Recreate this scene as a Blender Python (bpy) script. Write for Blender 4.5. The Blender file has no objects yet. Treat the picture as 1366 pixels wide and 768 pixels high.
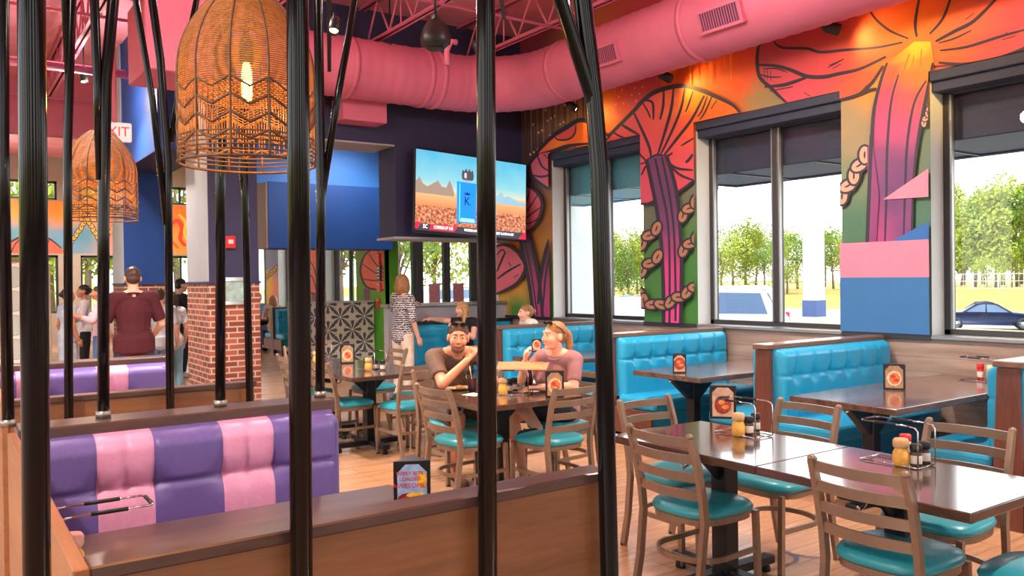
import bpy, bmesh, math, random
from mathutils import Vector, Matrix, Euler, geometry
random.seed(11)
SC = bpy.context.scene
COL = SC.collection
PI = math.pi
CAM_H = 1.60

# ------------------------------------------------------------------ materials
def lin(c):
    out = []
    for v in c[:3]:
        v = v / 255.0
        out.append(v / 12.92 if v <= 0.04045 else ((v + 0.055) / 1.055) ** 2.4)
    return (out[0], out[1], out[2], 1.0)

class NT:
    def __init__(self, name):
        self.m = bpy.data.materials.new(name)
        self.m.use_nodes = True
        self.t = self.m.node_tree
        self.b = self.t.nodes['Principled BSDF']
        self.out = self.t.nodes['Material Output']
    def n(self, kind, **kw):
        nd = self.t.nodes.new(kind)
        for k, v in kw.items():
            setattr(nd, k, v)
        return nd
    def l(self, a, b):
        self.t.links.new(a, b)
    def math(self, op, a, b=None, c=None):
        nd = self.n('ShaderNodeMath', operation=op)
        for i, v in enumerate((a, b, c)):
            if v is None: continue
            if isinstance(v, (int, float)): nd.inputs[i].default_value = v
            else: self.l(v, nd.inputs[i])
        return nd.outputs[0]
    def mix(self, fac, a, b):
        nd = self.n('ShaderNodeMix', data_type='RGBA')
        if isinstance(fac, (int, float)): nd.inputs[0].default_value = fac
        else: self.l(fac, nd.inputs[0])
        for i, v in ((6, a), (7, b)):
            if isinstance(v, tuple): nd.inputs[i].default_value = v
            else: self.l(v, nd.inputs[i])
        return nd.outputs[2]
    def ramp(self, fac, stops):
        nd = self.n('ShaderNodeValToRGB')
        cr = nd.color_ramp
        while len(cr.elements) < len(stops): cr.elements.new(0.5)
        for e, (p, c) in zip(cr.elements, stops):
            e.position = p; e.color = c
        self.l(fac, nd.inputs[0])
        return nd.outputs[0]
    def coords(self, which='Object'):
        return self.n('ShaderNodeTexCoord').outputs[which]
    def xyz(self, v):
        s = self.n('ShaderNodeSeparateXYZ'); self.l(v, s.inputs[0])
        return s.outputs
    def mapping(self, v, scale=(1, 1, 1), rot=(0, 0, 0), loc=(0, 0, 0)):
        mp = self.n('ShaderNodeMapping')
        mp.inputs['Scale'].default_value = scale
        mp.inputs['Rotation'].default_value = rot
        mp.inputs['Location'].default_value = loc
        self.l(v, mp.inputs[0]); return mp.outputs[0]
    def noise(self, v, scale=5, detail=3, rough=.5):
        nd = self.n('ShaderNodeTexNoise')
        nd.inputs['Scale'].default_value = scale
        nd.inputs['Detail'].default_value = detail
        nd.inputs['Roughness'].default_value = rough
        self.l(v, nd.inputs['Vector']); return nd.outputs[0]
    def bump(self, h, strength=.3, dist=.01):
        nd = self.n('ShaderNodeBump')
        nd.inputs['Strength'].default_value = strength
        nd.inputs['Distance'].default_value = dist
        self.l(h, nd.inputs['Height'])
        self.l(nd.outputs[0], self.b.inputs['Normal'])
    def base(self, v):
        if isinstance(v, tuple): self.b.inputs['Base Color'].default_value = v
        else: self.l(v, self.b.inputs['Base Color'])
    def set(self, rough=.5, metal=0, spec=None, coat=0, emit=None, estr=0, alpha=None, trans=None, ior=None):
        self.b.inputs['Roughness'].default_value = rough
        self.b.inputs['Metallic'].default_value = metal
        if spec is not None: self.b.inputs['Specular IOR Level'].default_value = spec
        if coat: 
            self.b.inputs['Coat Weight'].default_value = coat
            self.b.inputs['Coat Roughness'].default_value = .08
        if emit is not None:
            self.b.inputs['Emission Color'].default_value = emit
            self.b.inputs['Emission Strength'].default_value = estr
        if alpha is not None: self.b.inputs['Alpha'].default_value = alpha
        if trans is not None: self.b.inputs['Transmission Weight'].default_value = trans
        if ior is not None: self.b.inputs['IOR'].default_value = ior

def plain(name, rgb, rough=.5, metal=0, var=.12, vscale=12, bump=0, spec=None, coat=0, emit=None, estr=0):
    t = NT(name)
    c = lin(rgb)
    if var:
        nz = t.noise(t.coords(), vscale, 3)
        d = tuple(max(0, x * (1 - var)) for x in c[:3]) + (1,)
        u = tuple(min(1, x * (1 + var)) for x in c[:3]) + (1,)
        t.base(t.ramp(nz, [(.3, d), (.7, u)]))
        if bump: t.bump(nz, bump, .005)
    else:
        t.base(c)
    t.set(rough, metal, spec, coat, None if emit is None else lin(emit), estr)
    return t.m

M = {}
def woodmat(name, dark, light, scale=(1, 1, 1), rough=.35, coat=0, axis='X', grain=9):
    t = NT(name)
    v = t.coords()
    s = {'X': (1, 9, 9), 'Y': (9, 1, 9), 'Z': (9, 9, 1)}[axis]
    mp = t.mapping(v, tuple(a * b for a, b in zip(s, scale)))
    n1 = t.noise(mp, 1.6, 6, .6)
    n2 = t.noise(mp, grain, 4, .6)
    f = t.math('ADD', t.math('MULTIPLY', n1, .65), t.math('MULTIPLY', n2, .35))
    t.base(t.ramp(f, [(.32, lin(dark)), (.68, lin(light))]))
    t.set(rough, coat=coat)
    t.bump(n2, .08, .002)
    M[name] = t.m
    return t.m

# ------------------------------------------------------------------ mesh builder
class MB:
    def __init__(self):
        self.v = []; self.f = []; self.mi = []; self.sm = []; self.vc = None
    def add(self, verts, faces, mat=0, smooth=False, mtx=None):
        o = len(self.v)
        for p in verts:
            p = Vector(p)
            self.v.append(mtx @ p if mtx is not None else p)
        for f in faces:
            self.f.append([o + i for i in f]); self.mi.append(mat); self.sm.append(smooth)
        return self
    def box(self, c, s, bev=0, mat=0, rot=None, seg=1, smooth=False):
        bm = bmesh.new()
        bmesh.ops.create_cube(bm, size=1)
        for v in bm.verts:
            v.co = Vector((v.co.x * s[0], v.co.y * s[1], v.co.z * s[2]))
        if bev > 0:
            bev = min(bev, min(s) * .49)
            bmesh.ops.bevel(bm, geom=list(bm.edges), offset=bev, segments=seg, affect='EDGES', profile=.5)
        m = Matrix.Translation(c)
        if rot is not None: m = m @ (rot.to_4x4() if isinstance(rot, Matrix) else Euler(rot).to_matrix().to_4x4())
        bm.verts.index_update()
        self.add([v.co.copy() for v in bm.verts], [[v.index for v in f.verts] for f in bm.faces], mat, smooth, m)
        bm.free(); return self
    def box2(self, a, b, bev=0, mat=0, seg=1):
        c = [(x + y) / 2 for x, y in zip(a, b)]; s = [abs(y - x) for x, y in zip(a, b)]
        return self.box(c, s, bev, mat, None, seg)
    def tube(self, path, r, n=10, closed=False, caps=True, mat=0, smooth=True, flat=1.0, twist=0.0):
        P = [Vector(p) for p in path]; m = len(P)
        R = list(r) if isinstance(r, (list, tuple)) else [r] * m
        T = []
        for i in range(m):
            if closed: t = P[(i + 1) % m] - P[i - 1]
            elif i == 0: t = P[1] - P[0]
            elif i == m - 1: t = P[-1] - P[-2]
            else: t = (P[i + 1] - P[i]).normalized() + (P[i] - P[i - 1]).normalized()
            T.append(t.normalized() if t.length > 1e-9 else Vector((0, 0, 1)))
        up = Vector((0, 0, 1)) if abs(T[0].z) < .9 else Vector((1, 0, 0))
        nrm = (up - T[0] * up.dot(T[0])).normalized()
        verts = []
        for i in range(m):
            if i: 
                nrm = nrm - T[i] * nrm.dot(T[i]); nrm.normalize()
            b = T[i].cross(nrm)
            for k in range(n):
                a = 2 * PI * (k + .5) / n + twist
                verts.append(P[i] + (nrm * math.cos(a) + b * math.sin(a) * flat) * R[i])
        faces = []
        for i in range(m if closed else m - 1):
            j = (i + 1) % m
            for k in range(n):
                k2 = (k + 1) % n
                faces.append([i * n + k, i * n + k2, j * n + k2, j * n + k])
        if caps and not closed:
            faces.append(list(range(n))[::-1]); faces.append([(m - 1) * n + k for k in range(n)])
        return self.add(verts, faces, mat, smooth)
    def bar(self, path, w, h, mat=0, closed=False):
        """rectangular section bar (w horizontal, h vertical-ish) along path"""
        P = [Vector(p) for p in path]; m = len(P); verts = []
        for i in range(m):
            if closed: t = P[(i + 1) % m] - P[i - 1]
            elif i == 0: t = P[1] - P[0]
            elif i == m - 1: t = P[-1] - P[-2]
            else: t = (P[i + 1] - P[i]).normalized() + (P[i] - P[i - 1]).normalized()
            t.normalize()
            up = Vector((0, 0, 1)) if abs(t.z) < .95 else Vector((0, 1, 0))
            s = t.cross(up).normalized(); u = s.cross(t).normalized()
            for a, b in ((-1, -1), (1, -1), (1, 1), (-1, 1)):
                verts.append(P[i] + s * a * w / 2 + u * b * h / 2)
        faces = []
        for i in range(m if closed else m - 1):
            j = (i + 1) % m
            for k in range(4):
                faces.append([i * 4 + k, i * 4 + (k + 1) % 4, j * 4 + (k + 1) % 4, j * 4 + k])
        if not closed:
            faces.append([3, 2, 1, 0]); faces.append([(m - 1) * 4 + k for k in range(4)])
        return self.add(verts, faces, mat)
    def lathe(self, prof, c=(0, 0, 0), n=20, mat=0, smooth=True, mtx=None):
        verts = []; faces = []; m = len(prof)
        for r, z in prof:
            for k in range(n):
                a = 2 * PI * k / n
                verts.append((c[0] + r * math.cos(a), c[1] + r * math.sin(a), c[2] + z))
        for i in range(m - 1):
            for k in range(n):
                k2 = (k + 1) % n
                faces.append([i * n + k, i * n + k2, (i + 1) * n + k2, (i + 1) * n + k])
        if prof[0][0] > 1e-4: faces.append(list(range(n))[::-1])
        if prof[-1][0] > 1e-4: faces.append([(m - 1) * n + k for k in range(n)])
        return self.add(verts, faces, mat, smooth, mtx)
    def ell(self, c, r, mat=0, sub=2, rot=None, smooth=True):
        bm = bmesh.new(); bmesh.ops.create_icosphere(bm, subdivisions=sub, radius=1)
        m = Matrix.Translation(c)
        if rot is not None: m = m @ (rot.to_4x4() if isinstance(rot, Matrix) else Euler(rot).to_matrix().to_4x4())
        m = m @ Matrix.Diagonal((r[0], r[1], r[2], 1))
        bm.verts.index_update()
        self.add([v.co.copy() for v in bm.verts], [[v.index for v in f.verts] for f in bm.faces], mat, smooth, m)
        bm.free(); return self
    def prism(self, poly, d0, d1, axis='Z', mat=0):
        """extrude a 2-D outline (in the plane across axis) from d0 to d1"""
        def P(a, b, d):
            return {'Z': (a, b, d), 'Y': (a, d, b), 'X': (d, a, b)}[axis]
        n = len(poly)
        tris = geometry.tessellate_polygon([[Vector((a, b, 0)) for a, b in poly]])
        v = [P(a, b, d0) for a, b in poly] + [P(a, b, d1) for a, b in poly]
        f = [list(t) for t in tris] + [[i + n for i in t][::-1] for t in tris]
        f += [[i, (i + 1) % n, (i + 1) % n + n, i + n] for i in range(n)]
        return self.add(v, f, mat)
    def grid(self, fn, nu, nv, mat=0, smooth=True, matfn=None):
        verts = [fn(i / nu, j / nv) for j in range(nv + 1) for i in range(nu + 1)]
        o = len(self.v)
        for p in verts: self.v.append(Vector(p))
        for j in range(nv):
            for i in range(nu):
                a = o + j * (nu + 1) + i
                self.f.append([a, a + 1, a + nu + 2, a + nu + 1])
                self.mi.append(matfn((i + .5) / nu, (j + .5) / nv) if matfn else mat); self.sm.append(smooth)
        return self
    def build(self, name, mats, parent=None, loc=None, recalc=True):
        me = bpy.data.meshes.new(name)
        me.from_pydata([tuple(v) for v in self.v], [], self.f)
        if not isinstance(mats, (list, tuple)): mats = [mats]
        for m in mats: me.materials.append(m)
        me.polygons.foreach_set('material_index', self.mi)
        me.polygons.foreach_set('use_smooth', self.sm)
        if recalc:
            bm = bmesh.new(); bm.from_mesh(me)
            bmesh.ops.recalc_face_normals(bm, faces=bm.faces)
            bm.to_mesh(me); bm.free()
        me.update()
        o = bpy.data.objects.new(name, me); COL.objects.link(o)
        if parent is not None: o.parent = parent
        if loc is not None: o.location = loc
        return o

def thing(name, label, cat, loc=(0, 0, 0), rz=0, group=None):
    o = bpy.data.objects.new(name, None); COL.objects.link(o)
    o.empty_display_size = .1
    o.location = loc; o.rotation_euler = (0, 0, rz)
    o['label'] = label; o['category'] = cat
    if group: o['group'] = group
    return o
def tag(o, label, cat, group=None):
    o['label'] = label; o['category'] = cat
    if group: o['group'] = group
    return o
def struct(o):
    o['kind'] = 'structure'; return o
def dup(root, loc, rz, label, group=None):
    r = root.copy(); COL.objects.link(r); r.location = loc; r.rotation_euler = (0, 0, rz); r['label'] = label
    if group: r['group'] = group
    def rec(src, dst):
        for ch in list(src.children):
            c = ch.copy(); COL.objects.link(c); c.parent = dst
            rec(ch, c)
    rec(root, r)
    return r

def text_mesh(txt, size, mtx, mat, name, parent, depth=.0015, align='CENTER', sx=1.0):
    cu = bpy.data.curves.new(name, 'FONT')
    cu.body = txt; cu.size = size; cu.align_x = align; cu.align_y = 'CENTER'; cu.extrude = depth; cu.resolution_u = 2
    tmp = bpy.data.objects.new(name + '_tmp', cu); COL.objects.link(tmp)
    dg = bpy.context.evaluated_depsgraph_get()
    me = bpy.data.meshes.new_from_object(tmp.evaluated_get(dg))
    bpy.data.objects.remove(tmp); bpy.data.curves.remove(cu)
    me.transform(mtx @ Matrix.Diagonal((sx, 1, 1, 1)))
    me.materials.clear(); me.materials.append(mat)
    me.name = name
    o = bpy.data.objects.new(name, me); COL.objects.link(o); o.parent = parent
    return o

def lamp(kind, name, loc, energy, color, size=.1, target=None, **kw):
    d = bpy.data.lights.new(name, kind); d.energy = energy; d.color = color
    if kind in ('POINT', 'SPOT'): d.shadow_soft_size = size
    if kind == 'AREA': d.size = size
    for k, v in kw.items(): setattr(d, k, v)
    o = bpy.data.objects.new(name, d); COL.objects.link(o); o.location = loc
    if target is not None:
        o.rotation_euler = (Vector(target) - Vector(loc)).to_track_quat('-Z', 'Y').to_euler()
    return o

# ------------------------------------------------------------------ camera
F_PX = 1106.6
yaw, pit, rol = math.radians(34.68), math.radians(-.548), math.radians(-.757)
fwd = Vector((math.sin(yaw) * math.cos(pit), math.cos(yaw) * math.cos(pit), math.sin(pit)))
rt = Vector((math.cos(yaw), -math.sin(yaw), 0)); up = rt.cross(fwd)
rt2 = rt * math.cos(rol) + up * math.sin(rol); up2 = -rt * math.sin(rol) + up * math.cos(rol)
cam_d = bpy.data.cameras.new('camera'); cam = bpy.data.objects.new('camera', cam_d); COL.objects.link(cam)
cam_d.sensor_width = 36; cam_d.lens = F_PX * 36 / 1366; cam_d.clip_start = .05; cam_d.clip_end = 1500
cam.matrix_world = Matrix(((rt2.x, up2.x, -fwd.x, 0), (rt2.y, up2.y, -fwd.y, 0), (rt2.z, up2.z, -fwd.z, CAM_H), (0, 0, 0, 1)))
SC.camera = cam
# measuring aids: where the sight line of a photo pixel meets a plane of the room
def ray(px, py):
    return rt2 * ((px - 683) / F_PX) - up2 * ((py - 384) / F_PX) + fwd
def onX(px, py, x):
    d = ray(px, py); return Vector((0, 0, CAM_H)) + d * (x / d.x)
def onY(px, py, y):
    d = ray(px, py); return Vector((0, 0, CAM_H)) + d * (y / d.y)
def onZ(px, py, z):
    d = ray(px, py); return Vector((0, 0, CAM_H)) + d * ((z - CAM_H) / d.z)
def atD(px, py, dd):
    return Vector((0, 0, CAM_H)) + ray(px, py) * dd
# ------------------------------------------------------------------ material library
M['pink'] = plain('pink_paint', (208, 108, 136), .55, var=.06, vscale=3)
M['pink_deck'] = plain('pink_deck_paint', (240, 150, 166), .7, var=.12, vscale=2.2)
M['navy'] = plain('navy_paint', (44, 44, 80), .6, var=.05)
M['blue'] = plain('blue_paint', (12, 60, 128), .55, var=.05, vscale=2)
M['blue_lit'] = plain('light_blue_paint', (48, 110, 188), .55, var=.05, vscale=2)  # paler copy of the blue paint, standing in for light on the upper face
M['taupe'] = plain('taupe_paint', (150, 128, 120), .6, var=.05, vscale=2)
M['grey_wall'] = plain('grey_wall_paint', (165, 165, 172), .6, var=.05, vscale=3)
M['cream'] = plain('cream_wall_paint', (170, 150, 135), .7, var=.06, vscale=3)
M['white_paint'] = plain('white_reveal_paint', (200, 204, 202), .6, var=.04, vscale=3)
M['green_paint'] = plain('lime_green_paint', (84, 160, 40), .6, var=.05, vscale=3)
M['alu'] = plain('bronze_window_metal', (74, 72, 76), .38, metal=.7, var=.06)
M['alu_light'] = plain('silver_window_metal', (150, 152, 152), .35, metal=.7, var=.05)
M['black_gloss'] = plain('black_gloss_paint', (13, 13, 16), .14, var=.1, vscale=30, spec=.3)
M['black'] = plain('black_plastic', (20, 20, 22), .45, var=.1)
M['black_metal'] = plain('black_table_base_metal', (26, 27, 32), .42, metal=.2, var=.1)
M['chrome'] = plain('chrome', (215, 215, 215), .12, metal=1, var=.02)
M['steel_foot'] = plain('brushed_steel', (150, 145, 138), .35, metal=.9, var=.05)
M['chair_metal'] = plain('taupe_chair_metal', (142, 118, 98), .34, metal=.35, var=.06, vscale=20)
M['teal'] = plain('teal_vinyl', (44, 150, 164), .34, var=.06, vscale=60, coat=.12)
M['teal_booth'] = plain('turquoise_booth_vinyl', (36, 158, 200), .34, var=.05, vscale=60, coat=.1)
M['purple'] = plain('purple_vinyl', (104, 88, 154), .42, var=.06, vscale=60)
M['pinkvinyl'] = plain('pink_vinyl', (220, 152, 188), .42, var=.05, vscale=60)
M['tabletop'] = woodmat('tabletop_wood', (52, 39, 35), (98, 74, 62), axis='Y', rough=.2, coat=.7)
M['tabletop_x'] = woodmat('tabletop_wood_cross', (62, 44, 38), (122, 92, 76), axis='X', rough=.22, coat=.6)
M['panel'] = woodmat('half_wall_laminate', (112, 72, 44), (146, 98, 64), axis='X', rough=.4, scale=(.8, .8, .8))
M['cap'] = woodmat('cap_laminate', (64, 46, 42), (98, 72, 64), axis='X', rough=.32, coat=.15)
M['panel_side'] = woodmat('side_panel_laminate', (134, 84, 50), (168, 112, 72), axis='Y', rough=.42)
M['booth_wood'] = woodmat('booth_end_wood', (84, 46, 36), (124, 74, 58), axis='Z', rough=.35)
M['cap_light'] = woodmat('booth_cap_wood', (92, 66, 54), (136, 104, 88), axis='X', rough=.3, coat=.2)

def glass(name, tint=(255, 255, 255), gloss=.06):
    t = NT(name); t.t.nodes.remove(t.b)
    tr = t.n('ShaderNodeBsdfTransparent'); tr.inputs[0].default_value = lin(tint)
    gl = t.n('ShaderNodeBsdfGlossy'); gl.inputs['Roughness'].default_value = .0
    fr = t.n('ShaderNodeFresnel'); fr.inputs[0].default_value = 1.45
    mx = t.n('ShaderNodeMixShader')
    ge = t.n('ShaderNodeNewGeometry'); t.l(t.math('MULTIPLY', fr.outputs[0], t.math('SUBTRACT', 1.0, ge.outputs['Backfacing'])), mx.inputs[0]); t.l(tr.outputs[0], mx.inputs[1]); t.l(gl.outputs[0], mx.inputs[2])
    t.l(mx.outputs[0], t.out.inputs[0]); return t.m
M['glass'] = glass('window_glass')
M['cup'] = glass('clear_cup_plastic', (225, 228, 232))

def floor_mat():
    t = NT('wood_look_floor_planks')
    v = t.coords()
    br = t.n('ShaderNodeTexBrick')
    br.inputs['Scale'].default_value = 1
    br.inputs['Mortar Size'].default_value = .004
    br.inputs['Brick Width'].default_value = 1.1
    br.inputs['Row Height'].default_value = .17
    br.offset = .37
    br.inputs['Color1'].default_value = lin((170, 124, 88))
    br.inputs['Color2'].default_value = lin((198, 154, 116))
    br.inputs['Mortar'].default_value = lin((112, 74, 48))
    t.l(v, br.inputs['Vector'])
    mp = t.mapping(v, (1.2, 11, 1))
    nz = t.noise(mp, 2.2, 7, .62)
    big = t.noise(v, .9, 3)
    g = t.ramp(nz, [(.3, lin((122, 86, 64))), (.52, lin((182, 138, 102))), (.75, lin((224, 190, 156)))])
    c = t.mix(.5, br.outputs[0], g)
    c2 = t.mix(t.math('MULTIPLY', big, .35), c, lin((172, 128, 96)))
    t.base(c2); t.set(.26, spec=.6)
    t.bump(br.outputs['Fac'], -.15, .003)
    return t.m
M['floor'] = floor_mat()

def shiplap_mat():
    t = NT('tan_plank_wainscot')
    v = t.coords(); s = t.xyz(v)
    fr = t.math('FRACT', t.math('DIVIDE', s[2], .125))
    gap = t.math('LESS_THAN', fr, .045)
    mp = t.mapping(v, (8, .8, 9)); nz = t.noise(mp, 2, 5)
    c = t.ramp(nz, [(.3, lin((134, 110, 96))), (.7, lin((172, 148, 132)))])
    t.base(t.mix(t.math('MULTIPLY', gap, .45), c, lin((92, 72, 62)))); t.set(.5)
    return t.m
M['shiplap'] = shiplap_mat()

def brick_mat():
    t = NT('red_brick'); v = t.coords(); s = t.xyz(v)
    cb = t.n('ShaderNodeCombineXYZ')
    t.l(t.math('ADD', s[0], s[1]), cb.inputs[0]); t.l(s[2], cb.inputs[1])
    br = t.n('ShaderNodeTexBrick'); t.l(cb.outputs[0], br.inputs['Vector'])
    br.inputs['Scale'].default_value = 1
    br.inputs['Brick Width'].default_value = .205; br.inputs['Row Height'].default_value = .068
    br.inputs['Mortar Size'].default_value = .0095; br.inputs['Mortar Smooth'].default_value = .2
    br.inputs['Color1'].default_value = lin((124, 58, 44)); br.inputs['Color2'].default_value = lin((182, 100, 76))
    br.inputs['Mortar'].default_value = lin((200, 182, 162)); br.inputs['Bias'].default_value = -.2
    nz = t.noise(v, 14, 4)
    t.base(t.mix(t.math('MULTIPLY', nz, .4), br.outputs[0], lin((120, 60, 46))))
    t.bump(br.outputs['Fac'], -.4, .006); t.set(.8)
    return t.m
M['brick'] = brick_mat()

def tile_flower_mat():
    """cream cement tile with black petal rosettes on every other tile (local X across, Z up)"""
    t = NT('rosette_cement_tile'); s = t.xyz(t.coords())
    T_ = .24
    def cell(off):
        u = t.math('SUBTRACT', t.math('FRACT', t.math('ADD', t.math('DIVIDE', s[0], T_ * 2), off)), .5)
        w = t.math('SUBTRACT', t.math('FRACT', t.math('ADD', t.math('DIVIDE', s[2], T_ * 2), off)), .5)
        r = t.math('SQRT', t.math('ADD', t.math('MULTIPLY', u, u), t.math('MULTIPLY', w, w)))
        a = t.math('ARCTAN2', w, u)
        petal = t.math('ABSOLUTE', t.math('COSINE', t.math('MULTIPLY', a, 4)))
        inr = t.math('LESS_THAN', r, t.math('ADD', .2, t.math('MULTIPLY', petal, .17)))
        core = t.math('GREATER_THAN', r, .045)
        slit = t.math('GREATER_THAN', petal, .58)
        return t.math('MULTIPLY', t.math('MULTIPLY', inr, core), slit), r
    f1, r1 = cell(0.0); f2, r2 = cell(.5)
    ring = t.math('LESS_THAN', t.math('ABSOLUTE', t.math('SUBTRACT', r1, .34)), .02)
    base = t.mix(t.math('MULTIPLY', ring, .5), lin((214, 210, 196)), lin((150, 158, 140)))
    fl = t.math('MAXIMUM', f1, f2)
    t.base(t.mix(fl, base, lin((84, 88, 96)))); t.set(.35)
    return t.m
M['tile_flower'] = tile_flower_mat()

def tile_circle_mat():
    t = NT('circle_wallpaper_panel'); s = t.xyz(t.coords())
    PX, PZ = .268, .262
    u = t.math('SUBTRACT', t.math('FRACT', t.math('DIVIDE', s[0], PX)), .5)
    w = t.math('SUBTRACT', t.math('FRACT', t.math('DIVIDE', s[2], PZ)), .5)
    r = t.math('SQRT', t.math('ADD', t.math('MULTIPLY', u, u), t.math('MULTIPLY', w, w)))
    a = t.math('ARCTAN2', w, u)
    disc = t.math('LESS_THAN', r, .44)
    spoke = t.math('GREATER_THAN', t.math('COSINE', t.math('MULTIPLY', a, 40)), .3)
    rim = t.math('MULTIPLY', t.math('GREATER_THAN', r, .40), disc)
    c = t.mix(disc, lin((226, 214, 194)), lin((178, 186, 178)))
    c = t.mix(t.math('MULTIPLY', t.math('MULTIPLY', spoke, disc), .3), c, lin((120, 140, 140)))
    c = t.mix(t.math('MULTIPLY', rim, .5), c, lin((110, 128, 128)))
    t.base(c); t.set(.5); return t.m
M['tile_circle'] = tile_circle_mat()

def vcol_mat(name, rough=.6):
    t = NT(name)
    at = t.n('ShaderNodeVertexColor'); at.layer_name = 'paint'
    nz = t.noise(t.coords(), 7, 4)
    c = t.mix(t.math('MULTIPLY', nz, .16), at.outputs[0], (0.02, 0.015, 0.02, 1))
    t.base(c); t.set(rough); return t.m
M['mural'] = vcol_mat('mural_paint')

M['grass'] = plain('dry_grass', (158, 140, 56), .95, var=.35, vscale=.6)
M['asphalt'] = plain('pale_asphalt', (150, 150, 150), .9, var=.08, vscale=2)  # pale grey ground colour
M['leaf'] = plain('tree_leaves', (112, 136, 44), .8, var=.45, vscale=1.4)
M['leaf2'] = plain('light_tree_leaves', (146, 158, 54), .8, var=.4, vscale=1.4)
M['bark'] = plain('bark', (120, 98, 84), .9, var=.3)
M['awning'] = plain('dark_canopy_metal', (44, 50, 70), .6, var=.06)
M['awning2'] = plain('teal_canopy_metal', (70, 128, 140), .5, var=.06)
# ------------------------------------------------------------------ the setting
XW = 7.10           # window wall, room side
ZC = 5.15           # underside of the roof deck
WINS = [(7.42, 9.24), (4.715, 6.55), (2.02, 3.852), (-.68, 1.15), (-3.38, -1.55)]
Z0, Z1 = 1.07, 3.34

b = MB(); b.box2((-6.2, -4.2, -.2), (XW + .32, 10.63, 0)); b.box2((-6.2, 10.63, -.2), (9.2, 26.3, 0)); struct(b.build('floor', M['floor']))
b = MB(); b.box2((-6.2, -4.2, ZC), (XW + .32, 10.63, ZC + .2)); b.box2((-6.2, 10.63, ZC), (9.2, 26.3, ZC + .2)); struct(b.build('ceiling', M['pink_deck']))

# window wall
b = MB()
b.box2((XW, -4.2, 0), (XW + .32, 10.63, Z0 - .02), mat=1)
b.box2((XW, -4.2, Z1), (XW + .32, 10.63, ZC))
ys = [-4.2] + [v for w in reversed(WINS) for v in w] + [10.63]
for i in range(0, len(ys), 2):
    b.box2((XW, ys[i], Z0 - .02), (XW + .32, ys[i + 1], Z1))
wall_right = struct(b.build('wall_right', [M['white_paint'], M['shiplap']]))
for k, (y0, y1) in enumerate(WINS):
    xf = XW + .2
    f = MB()
    for a, c in ((y0, y0 + .06), (y1 - .06, y1)):
        f.box2((xf, a, Z0), (xf + .09, c, Z1), .006)
    f.box2((xf, y0, Z0), (xf + .09, y1, Z0 + .05), .006)
    f.box2((xf, y0, Z1 - .17), (xf + .09, y1, Z1), .006)
    win = struct(f.build('window_%d' % (k + 1), M['alu']))
    m_ = MB(); ym = (y0 + y1) / 2
    m_.box2((xf - .01, ym - .035, Z0 + .05), (xf + .1, ym + .035, Z1 - .17), .006); m_.build('mullion', M['alu'], win)
    h = MB()
    h.box2((XW - .02, y0, Z1 - .075), (XW + .06, y1, Z1 + .015), .008)
    h.box2((XW + .02, y0, Z1 - .16), (XW + .2, y1, Z1 - .075), .004)
    h.build('head_trim', M['awning'], win)
    for a, c in ((y0 + .06, ym - .035), (ym + .035, y1 - .06)):
        p = MB(); p.box2((xf + .035, a, Z0 + .05), (xf + .045, c, Z1 - .17)); p.build('pane', M['glass'], win)
        e = MB()
        for q in (a, c - .018):
            e.box2((xf + .0, q, Z0 + .05), (xf + .034, q + .018, Z1 - .17))
        e.build('glazing_bead', M['alu_light'], win)
    s = MB(); s.box2((XW - .03, y0, Z0 - .035), (XW + .2, y1, Z0), .008); s.build('window_sill', M['alu_light'], win)
b = MB()
for i in range(0, len(ys), 2):
    b.box2((XW - .025, ys[i], Z0 - .045), (XW, ys[i + 1], Z0 + .005), .004)
struct(b.build('trim_1', M['alu']))

# remaining outer walls
b = MB()
for z0, z1 in ((0, .7), (4.4, ZC)): b.box2((-6.2, -4.2, z0), (-6, 26.3, z1))
for k in range(12):
    y0 = -4.2 + k * 2.6; b.box2((-6.2, y0, .7), (-6, y0 + .5, 4.4))  # gaps between the piers are added openings for fill daylight
b.box2((-6.2, 20, .7), (-6, 26.3, 4.4))
struct(b.build('wall_left', M['cream']))
b = MB()
for z0, z1 in ((0, .7), (4.4, ZC)): b.box2((-6.2, -4.2, z0), (XW, -4, z1))
for k in range(6): b.box2((-6.2 + k * 2.6, -4.2, .7), (-6.2 + k * 2.6 + 1.5, -4, 4.4))  # unseen openings added behind the camera as frontal fill light
struct(b.build('wall_front', M['cream']))
XF = 6.8
b = MB(); b.box2((XW + .32, 10.5, 0), (9.2, 10.63, ZC)); struct(b.build('wall_lobby', M['white_paint']))
b = MB(); b.box2((9.0, 10.63, 0), (9.2, 14, ZC)); struct(b.build('wall_lobby_side', M['white_paint']))

# far outer wall beyond the lobby, with its own windows and painting
FW = [(15.24, 16.8), (18.25, 19.8), (20.7, 22.2)]
b = MB()
b.box2((XF, 14, 0), (XF + .3, 26, 1.0)); b.box2((XF, 14, 3.2), (XF + .3, 26, ZC))
ys2 = [14.0] + [v for w in FW for v in w] + [26.0]
for i in range(0, len(ys2), 2):
    b.box2((XF, ys2[i], 1.0), (XF + .3, ys2[i + 1], 3.2))
struct(b.build('wall_right_far', M['green_paint']))
for k, (y0, y1) in enumerate(FW):
    f = MB(); xf = XF + .2
    for a, c in ((y0, y0 + .06), (y1 - .06, y1), ((y0 + y1) / 2 - .03, (y0 + y1) / 2 + .03)):
        f.box2((xf, a, 1.0), (xf + .09, c, 3.2))
    f.box2((xf, y0, 1.0), (xf + .09, y1, 1.05)); f.box2((xf, y0, 3.1), (xf + .09, y1, 3.2))
    win = struct(f.build('window_%d' % (6 + k), M['alu']))
    r = MB(); r.box2((XF + .001, y1 - .004, 1.0), (XF + .2, y1 + .004, 3.2)); r.build('reveal', M['white_paint'], win)
    p = MB(); p.box2((xf + .03, y0 + .06, 1.05), (xf + .04, y1 - .06, 3.1)); p.build('pane', M['glass'], win)

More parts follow.
